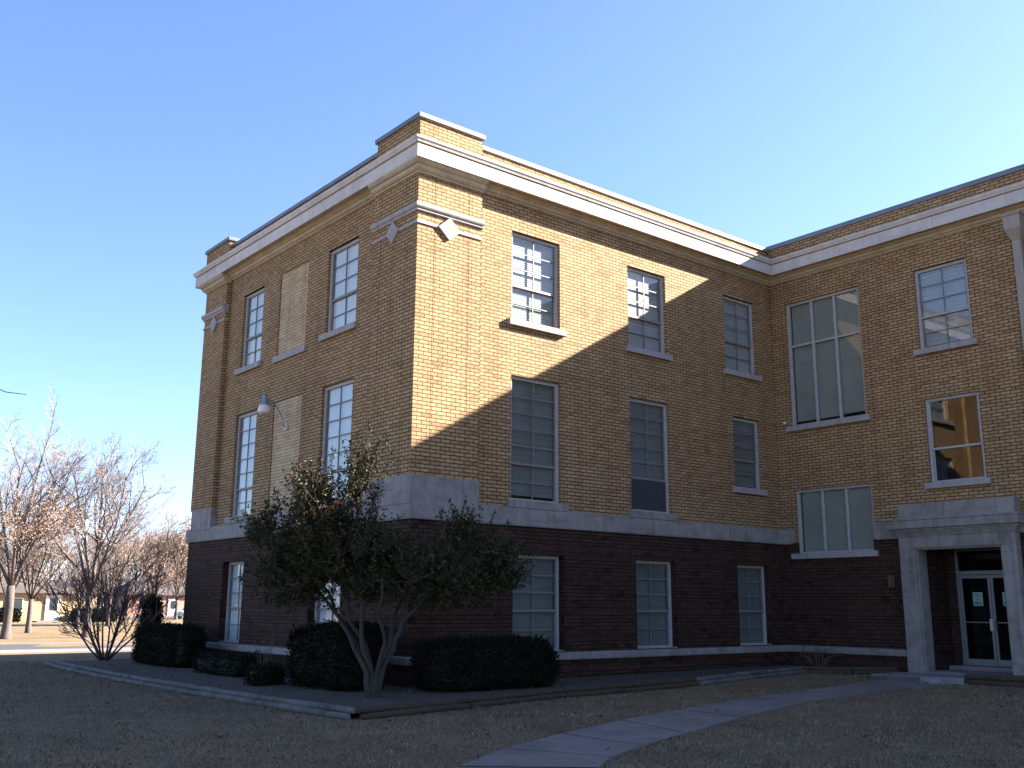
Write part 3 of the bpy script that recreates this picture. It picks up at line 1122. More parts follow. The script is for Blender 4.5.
gm.quad(fpt('W', U0, DD + 0.05, 2.53), fpt('W', U1 - 0.06, DD + 0.05, 2.53), fpt('W', U1 - 0.06, DD + 0.05, 3.0), fpt('W', U0, DD + 0.05, 3.0))
gm.build('transom_glass', M['door_glass'], frame)
for k, (a, b_) in enumerate(((-5.05, -4.30), (-5.812, -5.06))):
    mb = MB()
    s = 0.062
    fbox(mb, 'W', a, a + s, DD + 0.01, DD + 0.06, 0.31, 2.43)
    fbox(mb, 'W', b_ - s, b_, DD + 0.01, DD + 0.06, 0.31, 2.43)
    fbox(mb, 'W', a + s, b_ - s, DD + 0.012, DD + 0.058, 2.35, 2.43)
    fbox(mb, 'W', a + s, b_ - s, DD + 0.012, DD + 0.058, 0.31, 0.46)
    fbox(mb, 'W', a + s, b_ - s, DD + 0.035, DD + 0.055, 1.30, 1.325)
    door = mb.build('door', M['alu'], BLD, bevel=0.004)
    mb = MB()
    mb.quad(fpt('W', a + s, DD + 0.04, 0.46), fpt('W', b_ - s, DD + 0.04, 0.46), fpt('W', b_ - s, DD + 0.04, 2.35), fpt('W', a + s, DD + 0.04, 2.35))
    mb.build('door_glass', M['door_glass'], door)
    mb = MB()
    hu = a + 0.03 if k == 0 else b_ - 0.03
    fbox(mb, 'W', hu - 0.035, hu + 0.035, DD - 0.045, DD - 0.03, 1.12, 1.40)
    fbox(mb, 'W', hu - 0.012, hu + 0.012, DD - 0.03, DD + 0.01, 1.15, 1.18)
    fbox(mb, 'W', hu - 0.012, hu + 0.012, DD - 0.03, DD + 0.01, 1.34, 1.37)
    mb.build('handle', M['white_trim'] if k == 0 else M['alu'], door)
    mb = MB()
    c = -4.715 if k == 0 else -5.43
    mb.box(13.128, 13.133, c - 0.12, c + 0.12, 1.70, 2.02)
    mb.build('paper_notice', M['paper'], door)
    mb = MB()
    for zz, hw in ((1.97, 0.07), (1.93, 0.09), (1.86, 0.05), (1.79, 0.09), (1.765, 0.085), (1.74, 0.09)):
        mb.box(13.125, 13.1275, c - hw, c + hw, zz - 0.008, zz + 0.008)
    mb.build('notice_text', M['ink'], door)

# downspout with conductor head, on the wing at the right edge of the picture
mb = MB()
for (z0, z1, w0, w1, d0, d1) in ((10.30, 10.62, 0.19, 0.19, -0.30, -0.30), (10.05, 10.30, 0.11, 0.19, -0.17, -0.30), (10.62, 10.66, 0.215, 0.215, -0.325, -0.325)):
    n = len(mb.v)
    c = -7.03
    for (w_, d_, z) in ((w0, d0, z0), (w1, d1, z1)):
        mb.v += [(12 + d_, c - w_, z), (12 + d_, c + w_, z), (12 - 0.002, c + w_, z), (12 - 0.002, c - w_, z)]
    for q in ((0, 1, 2, 3), (4, 7, 6, 5), (0, 4, 5, 1), (1, 5, 6, 2), (2, 6, 7, 3), (3, 7, 4, 0)):
        mb.f.append(tuple(n + i for i in q))
mb.box(11.84, 11.97, -7.13, -6.94, 0.15, 10.05)
for z in (9.2, 6.5, 3.9, 1.5):
    mb.box(11.83, 11.995, -7.16, -6.91, z, z + 0.05)
recalc(mb.build('downspout', M['pipe'], BLD, bevel=0.006))

# ------------------------------------------------------------------ lamps
wl = empty('wall_lamp', (XL, 5.74, 5.95), 'gooseneck wall lamp with frosted bell shade on the pale brick panel', 'lamp')
mb = MB()
pts = []
for k in range(13):
    t = k / 12
    an = math.pi * 0.95 * t
    pts.append((XL - 0.06 - 0.36 * (1 - math.cos(an)) * 0.5 - 0.36 * t * 0.5, 5.74, 5.93 + 0.62 * math.sin(an * 0.62)))
pts = [(XL + 0.03, 5.74, 5.92)] + pts
mb.tube(pts, [0.017] * len(pts), 8)
mb.build('arm', M['lamp_metal'], wl, smooth=True)
mb = MB()
mb.box(XL - 0.02, XL + 0.04, 5.66, 5.82, 5.84, 6.0)
mb.build('wall_plate', M['white_trim'], wl, bevel=0.01)
hx = pts[-1][0]
hz = pts[-1][2]
mb = MB()
mb.lathe((hx, 5.74, hz), [(0.0, 0.13), (0.045, 0.13), (0.055, 0.08), (0.06, -0.02), (0.085, -0.06), (0.125, -0.12), (0.13, -0.15), (0.0, -0.15)], 18)
mb.build('lamp_hood', M['lamp_metal'], wl, smooth=True)
mb = MB()
mb.lathe((hx, 5.74, hz), [(0.125, -0.150), (0.15, -0.22), (0.16, -0.30), (0.14, -0.35), (0.0, -0.36)], 18)
mb.build('lamp_shade', M['lamp_glass'], wl, smooth=True)

sc = empty('wall_lamp', (11.9, -3.22, 2.2), 'small amber wall light on dark red brick beside the stone portal', 'lamp')
mb = MB()
mb.box(11.85, 11.925, -3.30, -3.14, 2.12, 2.42)
mb.build('back_plate', M['dark_twig'], sc, bevel=0.01)
mb = MB()
mb.box(11.79, 11.85, -3.27, -3.17, 2.16, 2.38)
mb.build('lens', M['amber'], sc, bevel=0.015)

tiny = MB()     # small white floodlight stub at the inner corner
tiny.lathe((11.93, -0.33, 6.62), [(0.0, 0.03), (0.035, 0.025), (0.045, 0.0), (0.035, -0.03), (0.0, -0.035)], 10)
tag(tiny.build('wall_fixture', M['white_paint'], smooth=True), 'tiny round white fixture on brick left of the tall triple window', 'fixture')

# ------------------------------------------------------------------ timbers edging the bed
def log(name, p, q, r, mat, label, group):
    p, q = Vector(p), Vector(q)
    mb_ = MB()
    n = 7
    pts_, rr = [], []
    for i in range(n):
        t = i / (n - 1)
        c_ = (p.lerp(q, t) - p) + Vector((rnd.uniform(-.006, .006), rnd.uniform(-.006, .006), rnd.uniform(-.006, .006)))
        pts_.append(c_)
        rr.append(r * rnd.uniform(0.95, 1.05) * (0.93 if i in (0, n - 1) else 1))
    mb_.tube(pts_, rr, 10)
    o = mb_.build(name, mat, smooth=False)
    o.location = p
    o.modifiers.new('bevel', 'BEVEL').width = 0.008
    return tag(o, label, 'timber', group)


def log_run(pts, mat, lo_off, lab_top, lab_low, group):
    pts = [Vector(p) for p in pts]
    for a, b_ in zip(pts, pts[1:]):
        for lvl in (0, 1):
            s = (b_ - a).normalized()
            off = Vector((s.y, -s.x)) * lo_off * (1 if lvl == 0 else 0)
            gap = s * 0.012
            pa, pbb = a + off + gap, b_ + off - gap
            za = gz(pa.x, pa.y) + (0.04 if lvl == 0 else 0.118)
            zb = gz(pbb.x, pbb.y) + (0.04 if lvl == 0 else 0.118)
            log('landscape_timber', (pa.x, pa.y, za), (pbb.x, pbb.y, zb), 0.052, mat, lab_top if lvl else lab_low, group)


lp = [(-3.02, 13.1), (-3.30, 11.1), (-3.42, 8.9), (-3.47, 6.6), (-3.50, 4.3), (-3.50, 1.9), (-3.45, -0.7), (-3.28, -3.42)]
log_run(lp, M['timber_grey'], 0.09, 'grey weathered log on the top row of the left bed edging',
        'grey weathered log on the ground row of the left bed edging', 'grey logs edging the left bed')
rp = [(-3.25, -3.46), (-0.9, -2.98), (1.6, -2.56), (3.5, -2.46), (5.4, -2.42)]
log_run(rp, M['timber_brown'], 0.07, 'brown log on the top row of the front bed edging',
        'brown log on the ground row of the front bed edging', 'brown logs edging the front bed')
rp = [(5.42, -2.45), (7.7, -2.28), (9.6, -2.12)]
log_run(rp, M['timber_grey'], 0.06, 'grey log on the top row of the front edging near the building corner',
        'grey log on the ground row of the front edging near the building corner', 'grey logs edging the front bed')
rp = [(9.62, -2.14), (10.3, -2.98), (11.55, -3.36)]
log_run(rp, M['timber_brown'], 0.06, 'short brown log on the top row beside the portal pad',
        'short brown log on the ground row beside the portal pad', 'short brown logs by the portal')
for k, (r_, z) in enumerate(((0.066, 0.05), (0.066, 0.16))):
    log('landscape_timber', (9.55, -6.05 - 0.03 * k, gz(9.5, -6) + z), (9.75, -8.4, gz(9.7, -8.4) + z), r_, M['timber_brown'],
        'brown log right of the entrance path, %s of its pair' % ('upper' if k else 'lower'), None)
mb = MB()
bm = bmesh.new()
bmesh.ops.create_icosphere(bm, subdivisions=3, radius=1)
for v in bm.verts:
    n_ = noise.noise(v.co * 1.3) * 0.28 + noise.noise(v.co * 4) * 0.08
    v.co = Vector((v.co.x * 0.13, v.co.y * 0.2, v.co.z * 0.09)) * (1 + n_)
me = bpy.data.meshes.new('rock')
bm.to_mesh(me)
bm.free()
me.materials.append(M['rock'])
o = bpy.data.objects.new('rock', me)
COL.objects.link(o)
o.location = (8.95, -5.75, gz(8.9, -5.7) + 0.05)
tag(o, 'pale grey rock lying at the end of the entrance path', 'rock')
mb = MB()
mb.box(-0.09, 0.09, -0.42, 0.42, 0, 0.14)
o = mb.build('concrete_block', M['concrete'], bevel=0.02)
o.location = (9.25, -5.72, gz(9.2, -5.7))
o.rotation_euler = (0, 0, R(24))
tag(o, 'low concrete block between the pale rock and the brown logs', 'block')

# ------------------------------------------------------------------ plants
def vnoise(p, s):
    return noise.noise(Vector(p) * s)


def hedge(x0, x1, y0, y1, h, label, n, group=None, round_=0.22, leaf=0.05):
    cx, cy = (x0 + x1) / 2, (y0 + y1) / 2
    z0 = 0.09
    root = empty('hedge', (cx, cy, z0), label, 'hedge', group)
    core = MB()
    bm_ = bmesh.new()
    bmesh.ops.create_cube(bm_, size=1)
    bmesh.ops.subdivide_edges(bm_, edges=bm_.edges, cuts=9, use_grid_fill=True)
    hx, hy = (x1 - x0) / 2 - 0.07, (y1 - y0) / 2 - 0.07
    for v in bm_.verts:
        c_ = v.co * 2
        # superellipsoid rounding
        l_ = (abs(c_.x) ** 6 + abs(c_.y) ** 6 + abs(c_.z) ** 6) ** (1 / 6)
        c_ = c_ / l_
        nn = 1 + 0.06 * vnoise((c_.x * hx + cx, c_.y * hy + cy, c_.z * h), 2.2)
        v.co = Vector((c_.x * hx * nn, c_.y * hy * nn, (c_.z * 0.5 + 0.5) * (h - 0.06) * nn))
    me_ = bpy.data.meshes.new('branches')
    bm_.to_mesh(me_)
    bm_.free()
    me_.materials.append(M['hedge_leaf'])
    oc = bpy.data.objects.new('branches', me_)
    COL.objects.link(oc)
    oc.parent = root
    lv = MB()
    for _ in range(n):
        # a point on the five visible sides, pushed out a little
        areas = [2 * hx * h, 2 * hx * h, 2 * hy * h, 2 * hy * h, 4 * hx * hy]
        k = rnd.choices(range(5), areas)[0]
        u_, w_ = rnd.uniform(-1, 1), rnd.uniform(-1, 1)
        c_ = Vector(((u_, -1, w_), (u_, 1, w_), (-1, u_, w_), (1, u_, w_), (u_, w_, 1))[k])
        l_ = (abs(c_.x) ** 6 + abs(c_.y) ** 6 + abs(c_.z) ** 6) ** (1 / 6)
        c_ = c_ / l_
        nn = 1 + 0.06 * vnoise((c_.x * hx + cx, c_.y * hy + cy, c_.z * h), 2.2)
        P_ = Vector((c_.x * hx * nn, c_.y * hy * nn, (c_.z * 0.5 + 0.5) * (h - 0.06) * nn))
        nr = Vector((c_.x ** 5 / hx, c_.y ** 5 / hy, c_.z ** 5 / h)).normalized()
        P_ += nr * (rnd.random() ** 2 * 0.11 - 0.01)
        d_ = nr + Vector((rnd.uniform(-1, 1), rnd.uniform(-1, 1), rnd.uniform(-0.5, 1.2)))
        s_ = leaf * rnd.uniform(0.7, 1.3)
        lv.leaf(P_, d_, s_, s_ * 0.3)
    for _ in range(int(n / 130)):
        u_, w_ = rnd.uniform(-0.95, 0.95), rnd.uniform(-0.95, 0.95)
        A = Vector((u_ * hx, w_ * hy, h - 0.06))
        if rnd.random() < 0.45:
            A = Vector((u_ * hx, -hy, rnd.uniform(0.4, 1.0) * h)) if rnd.random() < 0.5 else Vector((rnd.choice((-hx, hx)), w_ * hy, rnd.uniform(0.4, 1.0) * h))
        B = A + Vector((rnd.gauss(0, 0.06), rnd.gauss(0, 0.06), rnd.uniform(0.04, 0.17)))
        for _k in range(14):
            lv.leaf(A.lerp(B, rnd.random()), Vector((rnd.uniform(-1, 1), rnd.uniform(-1, 1), rnd.uniform(0, 1))), leaf * rnd.uniform(0.6, 1.1), leaf * 0.28)
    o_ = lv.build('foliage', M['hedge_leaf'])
    o_.parent = root
    return root


hedge(-0.50, 2.45, -1.70, -0.55, 0.90, 'clipped dark green hedge below the front windows, right of the leafy bush', 15000)
hedge(-1.85, -0.70, -0.45, 1.75, 1.15, 'tall dark hedge block by the building corner, behind the leafy bush', 14000)
hedge(-1.65, -0.8, 7.7, 11.0, 0.98, 'low dark hedge at the far end of the left wall', 13000)
hedge(-2.40, -1.75, 1.65, 2.30, 0.36, 'small dark low shrub left of the tall hedge block', 1600)
hedge(-1.75, -0.9, 4.2, 6.6, 0.42, 'low dark shrub under the left wall ledge', 3000)
root = hedge(-0.85, -0.3, 12.2, 12.8, 1.72, 'narrow taller dark evergreen rising behind the far hedge', 5000)

# thin bare canes by the left wall
can = MB()
for k in range(7):
    a = rnd.uniform(0, 6.28)
    l_ = rnd.uniform(0.45, 0.95)
    b0 = Vector((rnd.uniform(-.12, .12), rnd.uniform(-.12, .12), 0))
    tp = b0 + Vector((math.cos(a) * 0.16, math.sin(a) * 0.16, l_))
    can.tube([b0, b0.lerp(tp, 0.5) + Vector((0.02, 0.01, 0)), tp], [0.009, 0.008, 0.005], 5)
o = can.build('bare_shrub', M['dark_twig'])
o.location = (-1.3, 3.75, 0.1)
tag(o, 'few bare upright canes in front of the left wall ledge', 'shrub')


def grow(wood, twig, p, d, ln, rad, lvl, maxl, cfg, tips):
    """recursive bare branch"""
    n = 5 if lvl == 0 else (4 if lvl < maxl else 3)
    pts_, rr = [p.copy()], [rad]
    q = p.copy()
    dd = d.normalized()
    for i in range(n):
        j = cfg['jit'] * (0.6 if lvl == 0 else 1)
        dd = (dd + Vector((rnd.uniform(-j, j), rnd.uniform(-j, j), rnd.uniform(-j, j) + cfg['lift'])) * 0.5).normalized()
        q = q + dd * (ln / n)
        pts_.append(q.copy())
        rr.append(max(cfg['rmin'], rad * (1 - 0.62 * (i + 1) / n)))
    mb_ = wood if lvl < cfg['wl'] else twig
    mb_.tube(pts_, rr, 7 if lvl == 0 else (5 if lvl == 1 else 3), cap=(lvl < 1))
    tips.append((q.copy(), dd.copy(), lvl))
    if lvl >= maxl:
        return
    kids = cfg['kids'][lvl]
    for k in range(kids):
        t = cfg['t0'] + (1 - cfg['t0']) * (k + rnd.random() * 0.7) / kids
        i = min(n - 1, int(t * n))
        s = pts_[i].lerp(pts_[i + 1], min(1.0, t * n - i))
        ang = rnd.uniform(*cfg['ang'])
        ax = dd.cross(Vector((rnd.uniform(-1, 1), rnd.uniform(-1, 1), rnd.uniform(-1, 1))))
        if ax.length < 1e-3:
            continue
        nd = Matrix.Rotation(ang, 3, ax.normalized()) @ (pts_[i + 1] - pts_[i]).normalized()
        if nd.z < -0.1:
            nd.z *= 0.3
        grow(wood, twig, s, nd, ln * cfg['lf'] * rnd.uniform(0.7, 1.15) * (1.05 - 0.35 * t), max(cfg['rmin'], rr[i] * 0.62), lvl + 1, maxl, cfg, tips)


def bare_tree(H, r0, clear, label, leaves=0, kids=(6, 6, 5, 4), spread=0.5, seed=1, group=None, leaf_zone=0.55, mats=('bark', 'twig')):
    rnd.seed(seed)
    root_ = empty('tree', (0, 0, 0), label, 'tree', group)
    wood, twig, tips = MB(), MB(), []
    # trunk with a flared foot
    wood.tube([(0, 0, -0.1), (0.0, 0, 0.12), (0.02, 0.01, 0.5), (0.03, 0, clear * 0.6), (0.0, 0.02, clear)],
              [r0 * 1.7, r0 * 1.3, r0 * 1.05, r0 * 0.95, r0 * 0.95], 10)
    cfg = dict(jit=0.30, lift=0.10, rmin=0.0052, wl=2, kids=kids, t0=0.18, ang=(R(22), R(52)), lf=0.56)
    nl = 5
    for k in range(nl):
        a = 6.283 * k / nl + rnd.uniform(-0.4, 0.4)
        sp = spread * rnd.uniform(0.55, 1.15)
        d_ = Vector((math.cos(a) * sp, math.sin(a) * sp, 1))
        grow(wood, twig, Vector((0, 0, clear * rnd.uniform(0.86, 1.0))), d_, (H - clear) * rnd.uniform(0.62, 0.78), r0 * 0.44, 0, 3 if kids[3] == 0 else 4, cfg, tips)
    d_ = Vector((rnd.uniform(-.1, .1), rnd.uniform(-.1, .1), 1))
    grow(wood, twig, Vector((0, 0, clear * 0.97)), d_, (H - clear) * 0.8, r0 * 0.5, 0, 3 if kids[3] == 0 else 4, cfg, tips)
    tops = max(t[0].z for t in tips)
    wood.build('trunk', M[mats[0]], root_, smooth=True)
    twig.build('crown', M[mats[1]], root_)
    if leaves:
        lv = MB()
        cand = [t for t in tips if t[2] >= 2 and t[0].z < tops * leaf_zone + rnd.uniform(-1, 1)]
        for _ in range(leaves):
            t = rnd.choice(cand)
            P_ = t[0] + Vector((rnd.gauss(0, 0.16), rnd.gauss(0, 0.16), rnd.gauss(0, 0.16)))
            lv.leaf(P_, Vector((rnd.uniform(-1, 1), rnd.uniform(-1, 1), -0.6)), rnd.uniform(0.07, 0.12), 0.035)
        lv.build('dry_leaves', M['dry_leaf'], root_)
    root_['_h'] = tops
    return root_


def put(t, x, y, H=None, rz=0.0):
    t.location = (x, y, gz(x, y))
    if H:
        s = H / t['_h']
        t.scale = (s, s, s)
    t.rotation_euler = (0, 0, rz)
    return t


K4 = (6, 6, 5, 4)
TG = 'bare trees on the far lawn'
t1 = put(bare_tree(12.6, 0.205, 2.6, 'big bare tree at the left edge of the picture with orange leaves low down', 4500, (7, 6, 6, 4), 0.62, 4, TG, 0.5), 0.92, 35.0, 12.2, 0.3)
t2 = put(bare_tree(11, 0.2, 2.3, 'tall bare vase shaped tree behind the low spreading crape shrub', 160, (7, 6, 6, 4), 0.36, 21, TG, 0.4), 4.7, 35.6, 10.4, 1.0)
t3 = put(bare_tree(8, 0.15, 2.0, 'smaller bare tree with tan leaves right of the big left tree', 2600, (7, 7, 5, 4), 0.75, 8, TG, 0.9), 4.37, 44.86, 8.0, 2.0)
t4 = bare_tree(8, 0.17, 2.2, 'bare tree full of tan leaves beside the far end of the brick building', 4800, (7, 7, 6, 4), 0.55, 33, TG, 1.0)
put(t4, 17.6, 62.0, 9.0)
t2b = copy_thing(t3, (3.7, 47.2, 0), 4.1, t3.scale[0] * 1.02, 'slender bare tree just behind the big left tree')
copy_thing(t4, (20.8, 63.5, 0), 1.7, t4.scale[0] * 1.02, 'leafy tan tree second from the building edge, in front of the parked cars')
copy_thing(t4, (13.9, 61.0, 0), 3.3, t4.scale[0] * 0.9, 'tan leaved tree behind the crape shrub, in front of the pinkish house')
copy_thing(t2, (9.44, 53.2, 0), 2.4, t2.scale[0] * 0.62, 'small dark bare tree in front of the tan house, right of its white door')
copy_thing(t2, (24.5, 82.0, 0), 0.7, t2.scale[0] * 0.95, 'bare tree standing beyond the pinkish house')
copy_thing(t1, (6.0, 92.0, 0), 5.1, t1.scale[0] * 0.95, 'bare tree rising behind the tan house roof, left of its door')
copy_thing(t2, (13.0, 98.0, 0), 3.6, t2.scale[0] * 1.1, 'bare tree rising behind the tan house roof, above its door')
copy_thing(t1, (31.0, 92.0, 0), 2.2, t1.scale[0] * 0.85, 'bare tree far back next to the building edge')

# far-off belt of bare trees closing the horizon: one mass
rnd.seed(77)
belt = MB()
for k in range(520):
    bx = rnd.uniform(-140, 160)
    by = rnd.uniform(135, 190)
    hh = rnd.uniform(5, 10.5)
    for j in range(7):
        a = rnd.uniform(0, 6.28)
        s_ = rnd.uniform(0.1, 0.5) * hh * 0.6
        belt.tube([(bx, by, 0), (bx + math.cos(a) * s_ * 0.3, by + math.sin(a) * s_ * 0.3, hh * 0.45), (bx + math.cos(a) * s_, by + math.sin(a) * s_, hh * rnd.uniform(0.75, 1.0))],
                  [0.12, 0.09, 0.03], 3, cap=False)
        for _ in range(8):
            q = Vector((bx + math.cos(a) * s_ * 0.6, by + math.sin(a) * s_ * 0.6, hh * rnd.uniform(0.35, 0.8)))
            e = q + Vector((rnd.uniform(-1, 1), rnd.uniform(-1, 1), rnd.uniform(0.3, 1.3))) * hh * 0.17
            belt.tube([q, e], [0.045, 0.02], 3, cap=False)
tag(belt.build('distant_wood', M['twig']), 'far belt of bare trees along the horizon', 'wood', kind='stuff')

# near tree out of the frame to the left: only a twig tip reaches into the picture
nt_ = bare_tree(6.5, 0.13, 2.2, 'bare tree left of the picture, one thin twig reaching in against the sky', 0, (4, 4, 3, 0), 0.22, 55)
nt_.location = (-9.2, 6.2, 0)
nt_.scale = (0.8, 0.8, 0.8)
limb = MB()
base = Vector(nt_.location)
wp = [Vector((-9.2, 6.2, 2.6)), Vector((-9.171, 6.167, 3.505)), Vector((-8.306, 5.142, 4.622)), Vector((-7.602, 4.365, 5.331)), Vector((-7.164, 3.916, 5.649)), Vector((-6.881, 3.722, 5.522)), Vector((-6.581, 3.490, 5.478))]
limb.tube([(p - base) / 0.8 for p in wp], [0.06, 0.045, 0.03, 0.018, 0.013, 0.011, 0.007], 6)
rnd.seed(8)
for i in (1, 2, 2, 3, 3):
    A = (wp[i].lerp(wp[i + 1], rnd.uniform(0.0, 0.4)) - base) / 0.8
    B = A + Vector((rnd.uniform(-0.6, -0.1), rnd.uniform(-0.2, 0.2), rnd.uniform(0.3, 0.8)))
    limb.tube([A, A.lerp(B, 0.5) + Vector((0.03, 0.05, 0)), B], [0.012, 0.009, 0.005], 4)
lo_ = limb.build('long_twig', M['dark_twig'])
lo_.parent = nt_

# crape-myrtle like multi-stem shrub at the end of the bed
rnd.seed(5)
sh = empty('bare_shrub', (-1.75, 12.6, 0.1), 'bare many stemmed spreading shrub at the far end of the planting bed', 'shrub')
wood, twig, tips = MB(), MB(), []
cfg = dict(jit=0.30, lift=0.16, rmin=0.0065, wl=1, kids=(6, 5, 4, 3), t0=0.25, ang=(R(18), R(46)), lf=0.6)
for k in range(12):
    a = 6.283 * k / 12 + rnd.uniform(-0.3, 0.3)
    s_ = rnd.uniform(0.3, 1.35)
    d_ = Vector((math.cos(a) * s_, math.sin(a) * s_, 1))
    grow(wood, twig, Vector((math.cos(a) * 0.06, math.sin(a) * 0.06, -0.05)), d_, rnd.uniform(1.9, 2.7), 0.030, 0, 3, cfg, tips)
wood.build('stems', M['dark_twig'], None, smooth=True).parent = sh
sh.rotation_euler = (0, 0, 2.6)
twig.build('twigs', M['dark_twig'], None).parent = sh

# low twiggy shrub by the wing wall
rnd.seed(9)
sh2 = empty('bare_shrub', (11.05, -1.6, 0.15), 'low leafless twiggy shrub against the wing wall near the inner corner', 'shrub')
wood, twig, tips = MB(), MB(), []
cfg = dict(jit=0.35, lift=0.12, rmin=0.004, wl=1, kids=(4, 3, 2, 0), t0=0.3, ang=(R(20), R(50)), lf=0.6)
for k in range(7):
    a = 6.283 * k / 7
    s_ = rnd.uniform(0.5, 1.3)
    grow(wood, twig, Vector((0, 0, -0.03)), Vector((math.cos(a) * s_, math.sin(a) * s_, 1)), rnd.uniform(0.5, 0.8), 0.014, 0, 2, cfg, tips)
wood.build('stems', M['dark_twig'], None).parent = sh2
twig.build('twigs', M['dark_twig'], None).parent = sh2

# ---- the leafy bush at the corner
rnd.seed(14)
BX, BY = -1.76, -1.45
ROOT = Vector((BX, BY, 0.10))
rv = Vector((rt.x, rt.y, 0)).normalized()      # along the picture
dv = Vector((rt.y, -rt.x, 0)) * -1             # away from the viewer
bush = empty('leafy_bush', ROOT, 'tall multi stemmed evergreen bush with red berries in front of the building corner', 'bush')


def bp(a, b_, z):
    return rv * a + dv * b_ + Vector((0, 0, z - 0.10))


stems = MB()
nodes = []
STEMS = [
    [(0.0, 0.0, 0.08), (-0.14, 0.05, 0.55), (-0.42, 0.1, 1.05), (-0.66, 0.25, 1.40), (-0.9, 0.4, 1.85), (-1.25, 0.4, 2.2)],
    [(0.0, 0.05, 0.08), (-0.05, 0.05, 0.6), (-0.22, 0.1, 1.05), (-0.44, 0.0, 1.35), (-0.5, -0.1, 1.9), (-0.62, -0.1, 2.6), (-0.75, 0.0, 3.3)],
    [(0.02, 0.0, 0.08), (-0.04, -0.05, 0.55), (-0.20, -0.15, 1.0), (-0.20, -0.2, 1.5), (-0.25, -0.2, 2.2), (-0.35, -0.1, 3.0), (-0.45, 0, 3.9)],
    [(0.05, 0.0, 0.08), (0.08, 0.1, 0.5), (0.24, 0.2, 0.95), (0.28, 0.3, 1.4), (0.5, 0.4, 1.9), (1.0, 0.5, 2.3), (1.4, 0.4, 2.6)],
    [(0.06, 0.0, 0.08), (0.16, -0.05, 0.5), (0.34, -0.1, 0.9), (0.48, -0.15, 1.35), (0.9, -0.2, 1.75), (1.5, -0.2, 2.1), (2.1, -0.1, 2.35)],
    [(0.04, -0.04, 0.08), (0.1, -0.1, 0.55), (0.2, -0.3, 1.0), (0.15, -0.55, 1.5), (0.2, -0.8, 2.0)],
    [(-0.03, -0.04, 0.08), (-0.1, -0.12, 0.5), (-0.35, 0.2, 1.0), (-0.75, 0.35, 1.5), (-1.2, 0.4, 2.0), (-1.7, 0.3, 2.5)],
]
for st in STEMS:
    pts_ = [bp(*p) for p in st]
    fine_ = []
    for i in range(len(pts_) - 1):
        for k in range(3):
            fine_.append(pts_[i].lerp(pts_[i + 1], k / 3) + Vector((rnd.gauss(0, .012), rnd.gauss(0, .012), 0)))
    fine_.append(pts_[-1])
    n = len(fine_)
    stems.tube(fine_, [0.058 * (1 - 0.80 * (i / (n - 1)) ** 0.8) + 0.004 for i in range(n)], 7)
    nodes += fine_[n // 2:]
stems.tube([bp(0, 0, 0.0), bp(0.01, 0, 0.2), bp(0.0, 0, 0.5)], [0.15, 0.11, 0.085], 9)
BL = [((-0.4, 0, 2.30), (1.3, 1.15, 0.88), 34), ((-1.4, 0, 2.25), (0.9, 0.85, 0.85), 20), ((1.05, 0, 2.10), (1.25, 1.0, 0.72), 28), ((2.2, 0, 2.15), (0.42, 0.4, 0.38), 4),
      ((-0.33, -0.35, 3.60), (0.42, 0.5, 0.85), 5), ((-1.05, -0.75, 3.15), (0.55, 0.5, 0.80), 6.5), ((-1.85, -0.6, 2.75), (0.30, 0.35, 0.55), 4),
      ((1.45, 0, 2.75), (0.35, 0.4, 0.45), 2), ((1.95, 0, 2.35), (0.5, 0.45, 0.45), 6), ((-0.75, -0.45, 2.95), (0.75, 0.6, 0.55), 8)]
leaf, tw, ber = MB(), MB(), MB()
W_ = [b_[2] for b_ in BL]
